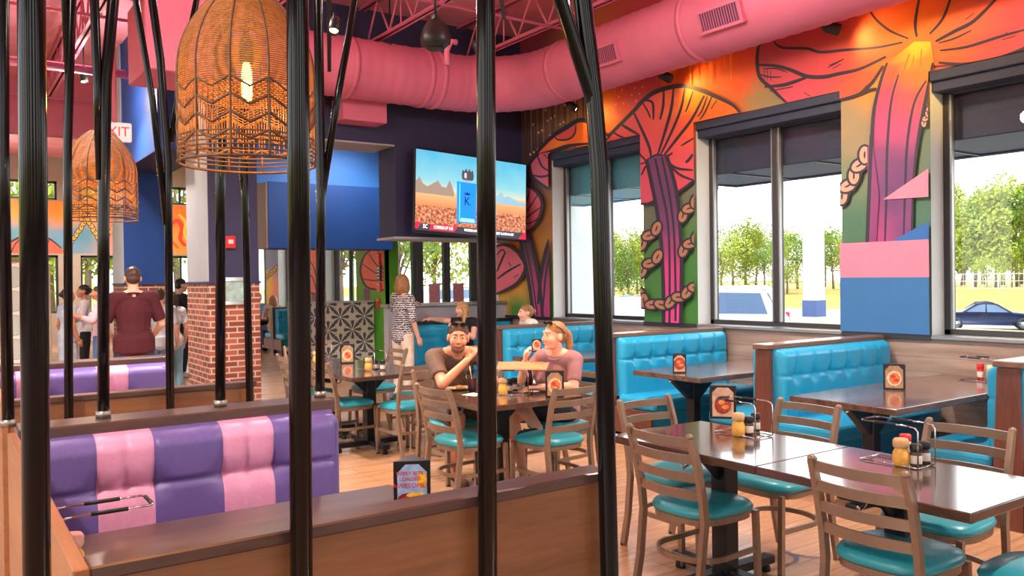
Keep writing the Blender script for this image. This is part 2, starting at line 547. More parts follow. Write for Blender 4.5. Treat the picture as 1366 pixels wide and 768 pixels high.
# storefront of the lobby with glazed doors
YS = 14.0
def fx(px): return onY(px, 370, YS).x
b = MB()
b.box2((XF, YS, 2.9), (9.2, YS + .3, ZC)); b.box2((fx(640), YS, 0), (9.2, YS + .3, 2.9))
struct(b.build('wall_lobby_back', M['grey_wall']))
f = MB()
for a, c in ((513.5, 519.5), (551, 556)):
    f.box2((fx(a), YS, 0), (fx(c), YS + .1, 2.9), .005)
f.box2((XF, YS, 2.78), (fx(640), YS + .1, 2.9)); f.box2((fx(519), YS, 0), (fx(552), YS + .1, .12))
sl = struct(f.build('window_9', M['alu']))
p = MB(); p.box2((fx(519.5), YS + .04, .12), (fx(551), YS + .05, 2.78)); p.build('pane', M['glass'], sl)
for k, (a, c, d, e) in enumerate(((556.5, 565, 592, 596.5), (597, 601, 628, 640))):
    f = MB()
    f.box2((fx(a), YS, .02), (fx(c), YS + .08, 2.76), .005); f.box2((fx(d), YS, .02), (fx(e), YS + .08, 2.76), .005)
    f.box2((fx(c), YS, 2.64), (fx(d), YS + .08, 2.76)); f.box2((fx(c), YS, .02), (fx(d), YS + .08, .22))
    dr = struct(f.build('door_%d' % (k + 1), M['alu']))
    p = MB(); p.box2((fx(c), YS + .04, .22), (fx(d), YS + .05, 2.64)); p.build('pane', M['glass'], dr)
    s = MB(); xm = fx((c + d) / 2 + (2 if k == 0 else -2)); s.box2((xm - .12, YS + .03, 1.12), (xm + .12, YS + .039, 1.55)); s.build('sticker', plain('red_door_sticker%d' % k, (170, 110, 118), .6, var=.3, vscale=40), dr)
    h = MB(); xh = fx(d if k == 0 else c); h.tube([(xh, YS - .06, .9), (xh, YS - .06, 1.2)], .015); h.build('door_handle', M['chrome'], dr)

# low partition between the dining room and the lobby
b = MB(); b.box2((5.12, 10.42, 0), (XW, 10.56, 1.24)); b.box2((5.08, 10.38, 1.24), (XW, 10.6, 1.285), .006, mat=1)
struct(b.build('wall_back', [M['grey_wall'], M['alu_light']]))

# header that carries the television
b = MB(); b.box2((5.03, 9.97, 2.2), (XW, 10.47, ZC), .004)
struct(b.build('soffit', M['navy']))
b = MB(); b.box2((5.0, 9.94, 2.165), (XW, 10.5, 2.2), .004)
struct(b.build('trim_2', M['grey_wall']))
b = MB(); b.box2((3.2, 9.97, 3.42), (5.03, 10.62, ZC)); struct(b.build('beam', M['navy']))
b = MB(); b.box2((3.2, 9.975, 3.40), (5.03, 10.615, 3.42)); struct(b.build('trim_3', M['grey_wall']))
# blue header further back over the far booths
b = MB(); b.box2((4.52, 13.6, 2.18), (XF, 14.2, 3.29), .004)
struct(b.build('soffit', M['blue']))
b = MB(); b.box2((4.49, 13.62, 2.18), (4.52, 14.18, 3.28)); struct(b.build('trim_4', M['taupe']))
b = MB(); b.box2((4.2, 13.95, 3.29), (XF, 14.0, ZC), .004); struct(b.build('beam', M['blue_lit']))

# pillars
def pillar(x0, x1, y0, y1, face):
    b = MB()
    b.box2((x0, y0, 0), (x1, y1, 1.6), mat=0)
    b.box2((x0 - .015, y0 - .015, 1.6), (x1 + .015, y1 + .015, 1.63), .004, mat=3)
    b.box2((x0 + .01, y0 + .01, 1.63), (x1 - .01, y1 - .01, ZC), mat=1)
    b.box2((x0 + .002, y0 + .012, 1.63), (x0 + .012, y1 - .012, ZC), mat=2)
    return struct(b.build('pillar', [M['brick'], face, M['grey_wall'], M['navy']]))
pillar(2.6, 3.2, 9.99, 11.0, M['navy'])
pillar(2.25, 2.9, 13.3, 14.2, M['blue'])
b = MB(); b.box2((2.28, 11.0, 3.3), (2.9, 13.3, ZC)); struct(b.build('beam', M['blue']))
b = MB(); b.box2((2.27, 11.0, 3.28), (2.91, 13.3, 3.3)); struct(b.build('trim_5', M['navy']))

# far wall of the dining room
YB = 26.0
FZ = [(.85, 2.45), (3.98, 4.5)]
b = MB()
for z0, z1 in ((0, .85), (2.45, 3.98), (4.5, ZC)):
    b.box2((-6, YB, z0), (XF + .3, YB + .3, z1))
fxs = [-6.0, -5.4, -3.7, -3.3, -1.6, -1.2, .6, 1.0, 2.75, 3.3, 5.05, 5.4, 6.6, XF + .3]
for i in range(0, len(fxs), 2):
    for z0, z1 in FZ: b.box2((fxs[i], YB, z0), (fxs[i + 1], YB + .3, z1))
struct(b.build('wall_back_far', M['cream']))
n = 10
for i in range(1, len(fxs) - 1, 2):
    for z0, z1 in FZ:
        x0, x1 = fxs[i], fxs[i + 1]; f = MB(); 
        for a, c in ((x0, x0 + .06), (x1 - .06, x1), ((x0 + x1) / 2 - .03, (x0 + x1) / 2 + .03)):
            f.box2((a, YB + .1, z0), (c, YB + .18, z1))
        f.box2((x0, YB + .1, z0), (x1, YB + .18, z0 + .05)); f.box2((x0, YB + .1, z1 - .06), (x1, YB + .18, z1))
        w = struct(f.build('window_%d' % n, M['alu'])); n += 1
        p = MB(); p.box2((x0 + .06, YB + .13, z0 + .05), (x1 - .06, YB + .14, z1 - .06)); p.build('pane', M['glass'], w)

# roof joists and bracing
def joist(x, y0, y1, label):
    t = thing('ceiling_joist', label, 'joist', (x, y0, 4.6), 0, 'pink steel roof joists')
    L = y1 - y0
    for nm, z in (('bottom_chord', .0), ('top_chord', .49)):
        c = MB()
        for s in (-1, 1):
            c.box2((s * .008, 0, z), (s * .05, L, z + .012)); c.box2((s * .008, 0, z), (s * .014, L, z + .05))
        c.build(nm, M['pink'], t)
    w = MB(); k = 0; st = .62; y = 0
    while y + st <= L:
        w.tube([(0, y, .03), (0, y + st * .5, .5)], .014, 6); w.tube([(0, y + st * .5, .5), (0, y + st, .03)], .014, 6)
        if k % 2 == 0: w.tube([(0, y + st * .5, .03), (0, y + st * .5, .5)], .01, 6)
        y += st; k += 1
    w.build('web', M['pink'], t)
for i, (x, y0, y1) in enumerate(((6.02, -3.9, 9.9), (4.55, -3.9, 9.9), (3.05, -3.9, 9.9), (1.5, -3.9, 16), (0, -3.9, 16), (-1.5, -3.9, 16), (-3, -3.9, 16))):
    joist(x, y0, y1, ['pink open-web roof joist nearest the window wall', 'second pink roof joist in from the window wall, beside the black speaker', 'third pink roof joist in from the window wall', 'pink roof joist over the purple booths', 'pink roof joist over the left end of the purple booths', 'pink roof joist over the left side of the dining room', 'pink roof joist at the far left of the ceiling'][i])
for i, y in enumerate((1.2, 3.4, 5.6, 7.8, 10.2, 12.6, 15)):
    b = MB(); x1 = XW if y < 9.9 else 2.2
    b.tube([(-6, y, 4.59), (x1, y, 4.59)], .018, 6)
    tag(b.build('bracing_rod', M['pink']), ['pink bracing rod across the joists nearest the camera', 'pink bracing rod across the joists over the near booth', 'pink bracing rod across the joists over the seated couple', 'pink bracing rod across the joists in front of the big duct', 'pink bracing rod across the joists beside the brick pillar', 'pink bracing rod across the far left joists', 'pink bracing rod deepest in the room on the left'][i], 'rod', 'pink bracing rods under the roof')
# cross beam and pipes on the left of the ceiling
b = MB(); b.box2((-6, 16.2, 4.2), (5.0, 16.5, ZC)); struct(b.build('beam', M['pink']))
b = MB(); b.box2((-6, 6.3, 4.86), (2.2, 6.5, ZC)); struct(b.build('beam', M['pink']))
for i, (p, r, lb) in enumerate(((((-6, 8.9, 4.45), (1.7, 8.9, 4.45)), .035, 'thin pink pipe crossing under the joists on the left'), (((-6, 11.6, 4.3), (2.2, 11.6, 4.3)), .05, 'thicker pink pipe crossing under the joists far left'), (((.6, -3, 4.5), (.6, 15.5, 4.5)), .03, 'pink conduit running lengthwise above the purple booths'))):
    b = MB(); b.tube(p, r, 10); tag(b.build('ceiling_pipe', M['pink']), lb, 'pipe')

# spiral duct
dk = thing('spiral_duct', 'large pink painted spiral duct bending round the corner below the ceiling', 'duct', (0, 0, 0))
path = []; R_ = .36; zc = 4.2
y = -3.8
while y < 8.45: path.append((6.5, y, zc)); y += .04
for k in range(0, 37):
    a = k / 36 * PI / 2
    path.append((6.5 - .95 + .95 * math.cos(a), 8.45 + .95 * math.sin(a), zc))
x = 5.5
while x > 2.9: path.append((x, 9.4, zc)); x -= .04
rad = []
for i, p in enumerate(path):
    r = R_
    if i % 4 == 0: r = R_ + .007
    rad.append(r)
b = MB(); b.tube(path, rad, 40); b.build('duct_body', M['pink'], dk)
for (p, ax) in (((6.5, 8.1, zc), 'Y'), ((6.5, 5.9, zc), 'Y'), ((6.5, 3.0, zc), 'Y'), ((5.3, 9.4, zc), 'X'), ((5.12, 9.4, zc), 'X'), ((4.1, 9.4, zc), 'X')):
    b = MB()
    mt = Matrix.Rotation(PI / 2, 4, 'X') if ax == 'Y' else Matrix.Rotation(PI / 2, 4, 'Y')
    b.lathe([(R_ + .002, -.03), (R_ + .016, -.03), (R_ + .016, .03), (R_ + .002, .03)], (0, 0, 0), 40, mtx=Matrix.Translation(p) @ mt)
    b.build('joint_collar', M['pink'], dk)
def grille(px, py, w, h):
    p = onX(px, py, 6.17)
    ang = math.asin(max(-.6, min(.6, (p.z - zc) / R_)))
    g = MB(); m4 = Matrix.Translation((6.5 - (R_ + .02) * math.cos(ang), p.y, zc + (R_ + .02) * math.sin(ang))) @ Matrix.Rotation(-(-ang), 4, 'Y')
    def bx(c, s, mt): 
        g.add(*cube(c, s), mat=mt, mtx=m4)
    bx((-.0, 0, h / 2), (.05, w, .03), 0); bx((0, 0, -h / 2), (.05, w, .03), 0)
    bx((0, w / 2, 0), (.05, .03, h + .03), 0); bx((0, -w / 2, 0), (.05, .03, h + .03), 0)
    bx((-.004, 0, 0), (.006, w, h), 1)
    k = -w / 2 + .03
    while k < w / 2 - .02:
        bx((-.012, k, 0), (.012, .006, h), 0); k += .03
    g.build('duct_grille', [M['pink'], M['navy']], dk)
def cube(c, s):
    v = [(c[0] + s[0] * (i & 1) - s[0] / 2, c[1] + s[1] * ((i >> 1) & 1) - s[1] / 2, c[2] + s[2] * (i >> 2) - s[2] / 2) for i in range(8)]
    return v, [(0, 2, 3, 1), (4, 5, 7, 6), (0, 1, 5, 4), (2, 6, 7, 3), (0, 4, 6, 2), (1, 3, 7, 5)]
grille(963, 22, .5, .2); grille(810, 73, .42, .2)
b = MB(); b.box2((1.75, 8.95, 3.78), (2.95, 9.85, 4.58), .01); b.build('plenum_box', M['pink'], dk)
b = MB(); b.box2((4.15, 9.62, 3.62), (4.75, 9.96, 3.9), .005); b.build('wall_boot', M['pink'], dk)
# ------------------------------------------------------------------ half walls, booths
def puff(d, w=.05, depth=.03):
    return -depth * math.exp(-(d / w) ** 2)

def booth_back(x0, x1, z0, z1, ysign, thick, seams, zseam, tuft, bulge=.05):
    """padded back as a closed grid; front faces local -Y when ysign = -1"""
    def fn(u, v):
        x = x0 + (x1 - x0) * u
        # v runs: front from bottom to top then over the top
        z = z0 + (z1 - z0) * v
        ex = min(1, min(u, 1 - u) * (x1 - x0) / .05)
        e = math.sqrt(max(0, 1 - (1 - ex) ** 2))
        ez = min(1, (1 - v) * (z1 - z0) / .07); ezz = math.sqrt(max(0, 1 - (1 - ez) ** 2))
        d = thick * e * ezz
        up = 1 if z > zseam else .3
        for s in seams: d += puff(x - s, .012, .015 * up) * ezz
        d += puff(z - zseam, .013, .016) * e
        for s in tuft: d += puff(math.hypot(x - s, z - zseam), .05, .03)
        return (x, ysign * max(d, 0), z)
    return fn

def booth(label, x0, x1, y0, mats=None, rev=True, ends=True):
    """double-sided booth bench whose back runs along X; y0 is the middle of the back"""
    t = thing('booth_bench', label, 'booth bench', (x0, y0, 0), 0, 'turquoise booth benches along the windows')
    L = x1 - x0
    n = max(3, round(L / .235)); seams = [L * k / n for k in range(1, n)]
    b = MB(); b.box2((.03, -.06, .1), (L, .06, 1.015)); b.build('core', M['booth_wood'], t)
    for sgn in ((-1, 1) if rev else (-1,)):
        g = MB(); fn = booth_back(.06, L - .01, .44, 1.02, sgn, .11, seams, .80, seams[::1])
        g.grid(lambda u, v: (lambda p: (p[0], p[1] + sgn * .06, p[2]))(fn(u, v)), 120, 56)
        g.build('backrest', M['teal_booth'], t)
        s = MB(); s.box2((.03, sgn * .1, .33), (L, sgn * .62, .465), .05, seg=4); s.build('seat', M['teal_booth'], t)
        k = MB(); k.box2((.04, sgn * .1, .1), (L, sgn * .56, .33)); k.build('seat_box', M['teal_booth'] if sgn < 0 else M['booth_wood'], t)
        q = MB(); q.box2((.06, sgn * .08, .0), (L, sgn * .5, .1)); q.build('toe_kick', M['black'], t)
    e = MB(); e.prism([(-.085, 0), (.085, 0), (.085, .42), (.062, 1.01), (-.062, 1.01), (-.085, .42)], 0, .035, 'X'); e.build('end_panel', M['booth_wood'], t)
    e2 = MB()
    for sgn in (-1, 1):
        e2.box2((.005, sgn * .085, .1), (.035, sgn * .6, .34), .004)
    e2.build('seat_end_panel', M['booth_wood'], t)
    c = MB(); c.box2((-.015, -.085, 1.015), (L, .085, 1.055), .006); c.build('back_cap', M['cap_light'], t)
    return t
booth('turquoise tufted booth bench at the right edge, its wooden end nearest the camera', 5.46, XW - .03, 2.49)
booth('turquoise tufted booth bench below the blue and pink wall pier', 5.46, XW - .03, 4.36)
booth('turquoise tufted booth bench below the chain-wrapped mushroom stem', 5.46, XW - .03, 6.24)
booth('turquoise booth bench behind the smiling woman in the mauve shirt', 5.46, XW - .03, 8.25)
# single-sided bench against the low partition
t = thing('booth_bench', 'turquoise booth bench against the low grey partition, where the blonde woman sits', 'booth bench', (5.3, 10.3, 0), 0, 'turquoise booth benches along the windows')
L = XW - .04 - 5.3
b = MB(); b.box2((0, -.05, .1), (L, .1, .985)); b.build('core', M['booth_wood'], t)
fn = booth_back(.02, L - .01, .44, 1.0, -1, .1, [], .8, [])
g = MB(); g.grid(lambda u, v: (lambda p: (p[0], p[1] - .05, p[2]))(fn(u, v)), 30, 20); g.build('backrest', M['teal_booth'], t)
b = MB(); b.box2((0, -.6, .33), (L, -.05, .465), .05, seg=4); b.build('seat', M['teal_booth'], t)
b = MB(); b.box2((.02, -.54, 0), (L, -.05, .33)); b.build('seat_box', M['booth_wood'], t)
b = MB(); b.box2((-.02, -.09, .99), (L, .1, 1.035), .006); b.build('back_cap', M['black'], t)
booth('distant turquoise booth bench seen to the right of the brick pillar', 6.22, XF - .03, 18.6)

booth('farthest turquoise booth bench behind the man in the blue shirt', 6.1, XF - .03, 20.7)
# purple booths
PURP_X = [(0, 'p'), (.495, 'k'), (.599, 'k'), (.703, 'p'), (.974, 'k'), (1.077, 'k'), (1.19, 'p'), (1.5, 'e')]
def purple(label, x0, x1, y0, cols, cap_h=1.055):
    t = thing('booth_bench', label, 'booth bench', (x0, y0, 0), 0, 'purple and pink striped booth benches')
    L = x1 - x0
    xs = [c[0] - x0 for c in cols]
    seams = [s for s in xs[1:-1]]
    pk = [(xs[i], xs[i + 1]) for i in range(len(cols) - 1) if cols[i][1] == 'k']
    b = MB(); b.box2((0, -.05, .0), (L - .02, .05, 1.0)); b.build('core', M['cap'], t)
    zs = .80
    def mk(u, v):
        x = .02 + (L - .02) * u
        for a, c in pk:
            if a <= x <= c: return 1
        return 0
    tufts = [s for s in seams]
    base = booth_back(.0, L, .44, 1.015, -1, .13, seams, zs, tufts)
    cnt = 300
    # grid columns are placed so colour changes fall exactly on the seams
    cols_x = []
    ed = [0.0] + seams + [L]
    for a, c in zip(ed[:-1], ed[1:]):
        m_ = max(8, int((c - a) / .012))
        cols_x += [a + (c - a) * k / m_ for k in range(m_)]
    cols_x.append(L)
    nv = 56; g = MB(); nu = len(cols_x) - 1
    for j in range(nv + 1):
        for x in cols_x:
            p = base(x / L, j / nv); g.v.append(Vector((p[0], p[1] - .05, p[2])))
    for j in range(nv):
        for i in range(nu):
            a = j * (nu + 1) + i
            g.f.append([a, a + 1, a + nu + 2, a + nu + 1]); g.sm.append(True)
            xm = (cols_x[i] + cols_x[i + 1]) / 2
            g.mi.append(1 if any(p <= xm <= q for p, q in pk) else 0)
    g.build('backrest', [M['purple'], M['pinkvinyl']], t)
    s = MB(); s.box2((0, -.62, .33), (L, -.05, .465), .05, seg=4); s.build('seat', M['purple'], t)
    s = MB(); s.box2((.0, -.58, .08), (L - .005, -.06, .33), .012); s.build('seat_box', M['purple'], t)
    s = MB(); s.box2((.03, -.53, 0), (L - .03, -.06, .08)); s.build('toe_kick', M['black'], t)
    s = MB(); s.box2((L - .1, -.17, .02), (L - .0, .05, 1.0), .04, seg=4); s.build('padded_end', M['purple'], t)
    c = MB(); c.box2((0, -.07, 1.0), (L + .015, .13, cap_h), .005); c.build('back_cap', M['cap'], t)
    return t
purple('near purple booth bench with pink stripes behind the wooden half wall', .24, 1.5, 3.72, [(.24, 'p'), (.495, 'k'), (.599, 'k'), (.703, 'p'), (.974, 'k'), (1.077, 'k'), (1.19, 'p'), (1.5, 'e')])
purple('far purple booth bench with pink stripes in front of the man in maroon', .3, 1.44, 6.75, [(.3, 'p'), (.43, 'k'), (.5, 'k'), (.63, 'p'), (.93, 'k'), (1.03, 'k'), (1.135, 'p'), (1.44, 'e')])

def half_wall(label, x0, x1, y0, side_to=None):
    t = thing('half_wall', label, 'half wall', (x0, y0, 0), 0)
    L = x1 - x0
    b = MB(); b.box2((0, .012, 0), (L - .015, .078, 1.02)); b.build('front_panel', M['panel'], t)
    c = MB(); c.box2((0, 0, 1.02), (L, .092, 1.05), .004); c.build('wall_cap', M['cap'], t)
    k = MB(); k.box2((0, .002, 0), (L - .015, .012, .1)); k.build('skirting', M['black'], t)
    if side_to:
        s = MB(); s.box2((-.03, .0, 0), (0, side_to, 1.05), .003); s.build('side_panel', M['panel_side'], t)
    # booth seat fixed to the inside of the half wall
    return t
half_wall('wooden half wall with dark cap in the foreground behind the black poles', .235, 1.585, 1.80, 1.84)
half_wall('second wooden half wall beyond the near purple bench, in front of the brick pillar', .27, 1.47, 4.66, 2.0)

# black branching poles
def pole(label, base, top, r=.024, branches=(), foot=False, group='black branching poles around the booths'):
    t = thing('branching_pole', label, 'pole', base, 0, group)
    B = Vector(base)
    def rel(p): return Vector(p) - B
    b = MB(); b.tube([Vector((0, 0, 0)), *[rel(p) for p in top]], r, 16); b.build('trunk', M['black_gloss'], t)
    for br in branches:
        q = MB(); q.tube([rel(p) for p in br], r * .78, 14); q.build('branch', M['black_gloss'], t)
    if foot:
        f = MB(); f.lathe([(r + .006, 0), (r + .006, .028), (r + .001, .03)], n=18); f.build('foot_ring', M['steel_foot'], t)
    return t
yN = 1.765
def N(px, py, y=yN): return tuple(onY(px, py, y))
def fb(px, py, y, z):  # base under a point of the pole at height z
    p = onY(px, py, y); return (p.x, y, z)
TOP = 5.1
def up_to(p, q, z):
    p, q = Vector(p), Vector(q); d = q - p
    return tuple(p + d * ((z - p.z) / d.z))
# foreground row
a = N(42, 760); c = N(42, 10)
pole('thickest black pole at the left edge in front of the near booth', (a[0], yN, 0), [c, up_to(a, c, 2.6), (c[0] + .02, yN, 3.6), (c[0] + .12, yN - .1, TOP)], .0238, [[N(42, -260), (c[0] + .2, yN, 3.7), (c[0] + .5, yN + .1, TOP)]])
a = N(397, 760); c = N(397, 10)
pole('black foreground pole crossing in front of the big rattan pendant', (a[0], yN, 0), [c, up_to(a, c, 2.7), (c[0] + .03, yN, 3.6), (c[0] + .2, yN, TOP)], .0245, [[N(397, -250), (c[0] - .25, yN, 3.7), (c[0] - .45, yN, TOP)]])
a = N(646, 760); c = N(648, 10)
pole('black foreground pole crossing the right side of the television', (a[0], yN, 0), [c, up_to(a, c, 2.8), (c[0] + .0, yN, 3.6), (c[0] - .15, yN, TOP)], .0245, [[N(648, -250), (c[0] + .3, yN, 3.7), (c[0] + .5, yN, TOP)]])
a = N(813, 760); m1 = N(800, 230); m2 = N(792, 130); c = N(777, 0)
e = N(772, -40)
pole('rightmost black foreground pole at the end of the half wall', (a[0], yN, 0), [a, m1, m2, c, (e[0] - .12, yN, 3.4), (e[0] - .3, yN, TOP)], .026, [[N(797, 170), N(788, 125), N(748, 0), N(718, -100), (e[0] - .75, yN, TOP)]])
# row standing on the cap of the near purple bench
y2 = 3.77
def P2(px, py): return tuple(onY(px, py, y2))
G2 = 'black branching poles around the booths'
a = P2(138, 555); c = P2(141, 110); d = P2(151, 0)
pole('black pole on the near purple bench, in front of the small rattan pendant', (a[0], y2, 1.055), [P2(138, 300), c, d, up_to(c, d, TOP)], .023, [[P2(134, 240), P2(130, 110), P2(126, 0), (a[0] - .15, y2, TOP)]], True)
a = P2(294, 538); c = P2(294, 215)
pole('black pole on the near purple bench, in front of the brick pillar', (a[0], y2, 1.055), [c, P2(290, 60), (a[0] - .05, y2, 3.6), (a[0] - .2, y2, TOP)], .022, [[P2(294, 160), P2(310, 0), (a[0] + .3, y2, TOP)]], True)
a = P2(427, 525); 
pole('black forked pole at the right end of the near purple bench', (a[0], y2, 1.055), [P2(428, 255), P2(426, 100), P2(424, 0), (a[0] - .0, y2, TOP)], .0225, [[P2(430, 258), P2(452, 120), P2(474, 0), (a[0] + .55, y2, TOP)]], True)
a = P2(3, 570)
pole('black pole at the extreme left of the photo on the near purple bench', (a[0] + .02, y2, 1.055), [P2(4, 200), P2(4, 0), (a[0] - .1, y2, TOP)], .022, [], True)
# row on the second half wall
y3 = 4.61
def P3(px, py): return tuple(onY(px, py, y3))
for px, top, brs, lb in (
    (88, [P3(90, 200), P3(96, 0), (.62, y3, TOP)], [[P3(92, 120), P3(84, -40), (.3, y3, TOP)]], 'slim black leaning pole behind the near bench, left of the small pendant'),
    (225, [P3(224, 215), P3(214, 80), P3(203, 0), (.8, y3, TOP)], [[P3(222, 300), P3(203, 130), P3(181, 0), (.55, y3, TOP)], [P3(228, 190), P3(241, 110), P3(262, 0), (1.5, y3, TOP)]], 'three-branched black pole in front of the blue pillar'),
    (335, [P3(326, 225), P3(300, 20), (1.1, y3, TOP)], [[P3(330, 290), P3(322, 225), P3(330, 0), (1.65, y3, TOP)]], 'black pole in front of the right side of the brick pillar')):
    a = P3(px, 530)
    pole(lb, (a[0], y3, 0), top, .0205, brs)

# ------------------------------------------------------------------ chairs
def make_chair(label):
    """back along local X, seat towards +Y; origin on the floor under the back posts"""
    t = thing('dining_chair', label, 'chair', (0, 0, 0), 0, 'ladder-back dining chairs')
    W = .20
    for s in (-1, 1):
        b = MB()
        pth = [(s * W * .98, -.075, 0), (s * W * .98, -.03, .2), (s * W, .0, .43), (s * W, -.012, .55), (s * W * 1.0, -.05, .72), (s * W * .98, -.095, .855)]
        b.bar(pth, .026, .036)
        b.build('back_post', M['chair_metal'], t)
        k = MB(); k.ell((s * W * .98, -.097, .858), (.017, .021, .016)); k.build('post_cap', M['chair_metal'], t)
        f = MB(); f.bar([(s * .185, .40, .43), (s * .19, .415, .0)], .028, .028); f.build('front_leg', M['chair_metal'], t)
        for yy, xx in ((-.075, W * .98), (.415, .19)):
            g = MB(); g.lathe([(.019, 0), (.019, .014)], (s * xx, yy, 0), 12); g.build('glide', M['black'], t)
    for i, z in enumerate((.565, .655, .745, .828)):
        yb = -.014 - (z - .55) * .26
        n = 10; pts = [(-W + 2 * W * k / n, yb - .035 * math.sin(PI * k / n), z) for k in range(n + 1)]
        b = MB(); b.bar(pts, .012, .044); b.build('slat', M['chair_metal'], t)
    # seat pad
    prof = []
    n = 40
    def outline(k):
        a = 2 * PI * k / n; ca, sa = math.cos(a), math.sin(a); e = .62
        x = .212 * math.copysign(abs(ca) ** e, ca); y = .205 + .215 * math.copysign(abs(sa) ** e, sa)
        x *= 1 + .06 * (y - .2) / .2
        return x, y
    g = MB(); rings = [(.9, .432), (1, .44), (1.03, .458), (.98, .478), (.82, .492), (.5, .500), (0.02, .503)]
    verts = []; faces = []
    for sc, z in rings:
        for k in range(n):
            x, y = outline(k); verts.append((x * sc, .205 + (y - .205) * sc, z))
    for i in range(len(rings) - 1):
        for k in range(n):
            k2 = (k + 1) % n; faces.append([i * n + k, i * n + k2, (i + 1) * n + k2, (i + 1) * n + k])
    faces.append(list(range(n))[::-1]); faces.append([(len(rings) - 1) * n + k for k in range(n)])
    g.add(verts, faces, 0, True); g.build('seat', M['teal'], t)
    b = MB(); pts = [(outline(k)[0] * .92, .205 + (outline(k)[1] - .205) * .92, .42) for k in range(n)]
    b.bar(pts, .02, .03, closed=True); b.build('seat_frame', M['chair_metal'], t)
    # hoop stretcher
    b = MB(); pts = [(-.188, .408, .235), (-.19, .25, .235)]
    for k in range(13):
        a = PI + PI * k / 12; pts.append((.192 * math.cos(a), .15 + .16 * math.sin(a), .235))
    pts += [(.19, .25, .235), (.188, .408, .235)]
    b.bar(pts, .014, .026); b.build('hoop_stretcher', M['chair_metal'], t)
    return t
chair_proto = [None]
def chair(x, y, facing, label):
    """facing in degrees: direction the sitter looks, 0 = +X, 90 = +Y"""
    rz = math.radians(facing - 90)
    if chair_proto[0] is None:
        c = make_chair(label); c.location = (x, y, 0); c.rotation_euler = (0, 0, rz); chair_proto[0] = c; return c
    return dup(chair_proto[0], (x, y, 0), rz, label)
CH = [
 (2.955, 2.905, 2, 'near ladder-back chair beside the left end of the long table, whole back in view'),
 (3.56, 3.64, -92, 'ladder-back chair at the far end of the long table, beside the black pole'),
 (4.075, 3.0, 180, 'ladder-back chair on the window side of the long table, nearer the table tent'),
 (3.03, 1.9, 2, 'ladder-back chair in the right foreground with its back towards the camera'),
 (4.06, 2.07, 182, 'ladder-back chair on the window side of the long table, in front of the right-edge booth'),
 (3.42, 1.20, 90, 'teal chair seat cut off at the bottom right corner of the photo'),
 (2.93, 5.1, 4, 'empty ladder-back chair on the near left of the couple\'s table, before the man'),
 (3.63, 4.57, 93, 'empty ladder-back chair at the near end of the couple\'s table, before the woman'),
 (3.42, 6.02, -88, 'ladder-back chair the man in the brown T-shirt sits on'),
 (4.2, 5.16, 185, 'ladder-back chair the woman in the mauve shirt sits on'),
 (2.98, 7.36, 5, 'ladder-back chair beside the right end of the purple bench, at the empty table'),
 (3.55, 6.66, 92, 'ladder-back chair between the empty table and the man in brown'),
 (4.12, 7.35, 180, 'ladder-back chair on the far side of the empty table, below the standing woman'),
 (4.1, 8.3, 180, 'ladder-back chair on the far side of the empty table, nearer the green wall'),
 (2.98, 8.25, 0, 'ladder-back chair half hidden by the forked pole'),
 (3.5, 9.35, -90, 'ladder-back chair at the far end of the empty tables'),
 (4.12, 6.35, 160, 'ladder-back chair behind the man, beside the blue bench'),
]
for c in CH: chair(*c)

# ------------------------------------------------------------------ tables
def table(label, x0, x1, y0, y1, mat='tabletop', base='T', zt=.75):
    t = thing('dining_table', label, 'table', ((x0 + x1) / 2, (y0 + y1) / 2, 0), 0, 'brown laminate tables')
    w, l = (x1 - x0) / 2, (y1 - y0) / 2
    b = MB(); b.box((0, 0, zt - .02), (2 * w - .004, 2 * l - .004, .04), .005, seg=2); b.build('tabletop', M[mat], t)
    c = MB(); c.box((0, 0, .40), (.1, .1, .66), .006); c.build('column', M['black_metal'], t)
    p = MB(); p.box((0, 0, zt - .05), (.4, .05, .02)); p.box((0, 0, zt - .05), (.05, .4, .02))
    for s in (-1, 1):
        p.prism([(s * .05, zt - .06), (s * .05, zt - .2), (s * .2, zt - .06)], -.012, .012, 'Y')
    p.build('bracket', M['black_metal'], t)
    f = MB(); f.box((0, 0, .065), (min(.72, 2 * w), .075, .045), .006); f.build('foot_bar', M['black_metal'], t)
    f = MB(); f.box((0, 0, .065), (.075, min(.72, 2 * l), .045), .006); f.build('foot_bar', M['black_metal'], t)
    for sx, sy in ((1, 0), (-1, 0), (0, 1), (0, -1)):
        g = MB(); g.lathe([(.028, 0), (.028, .02), (.02, .045)], (sx * (min(.72, 2 * w) / 2 - .04), sy * (min(.72, 2 * l) / 2 - .04), 0), 12); g.build('glide', M['black'], t)
    # purse hook under the top
    h = MB(); h.tube([(-w + .1, 0, zt - .045), (-w + .1, 0, zt - .09), (-w + .06, 0, zt - .105), (-w + .045, 0, zt - .08)], .007, 8); h.build('bag_hook', M['chrome'], t)
    return t
table('right half of the long brown table, nearest the camera', 3.0, 3.72, 1.49, 2.44)
table('left half of the long brown table, under the upright table tent', 3.0, 3.72, 2.44, 3.42)
table('brown table where the man and the woman sit', 3.0, 3.86, 4.68, 5.58)
table('empty brown table beside the end of the purple bench', 3.0, 3.78, 6.86, 7.8)
table('empty brown table further back, below the tiled partition', 3.0, 3.78, 7.8, 8.75)
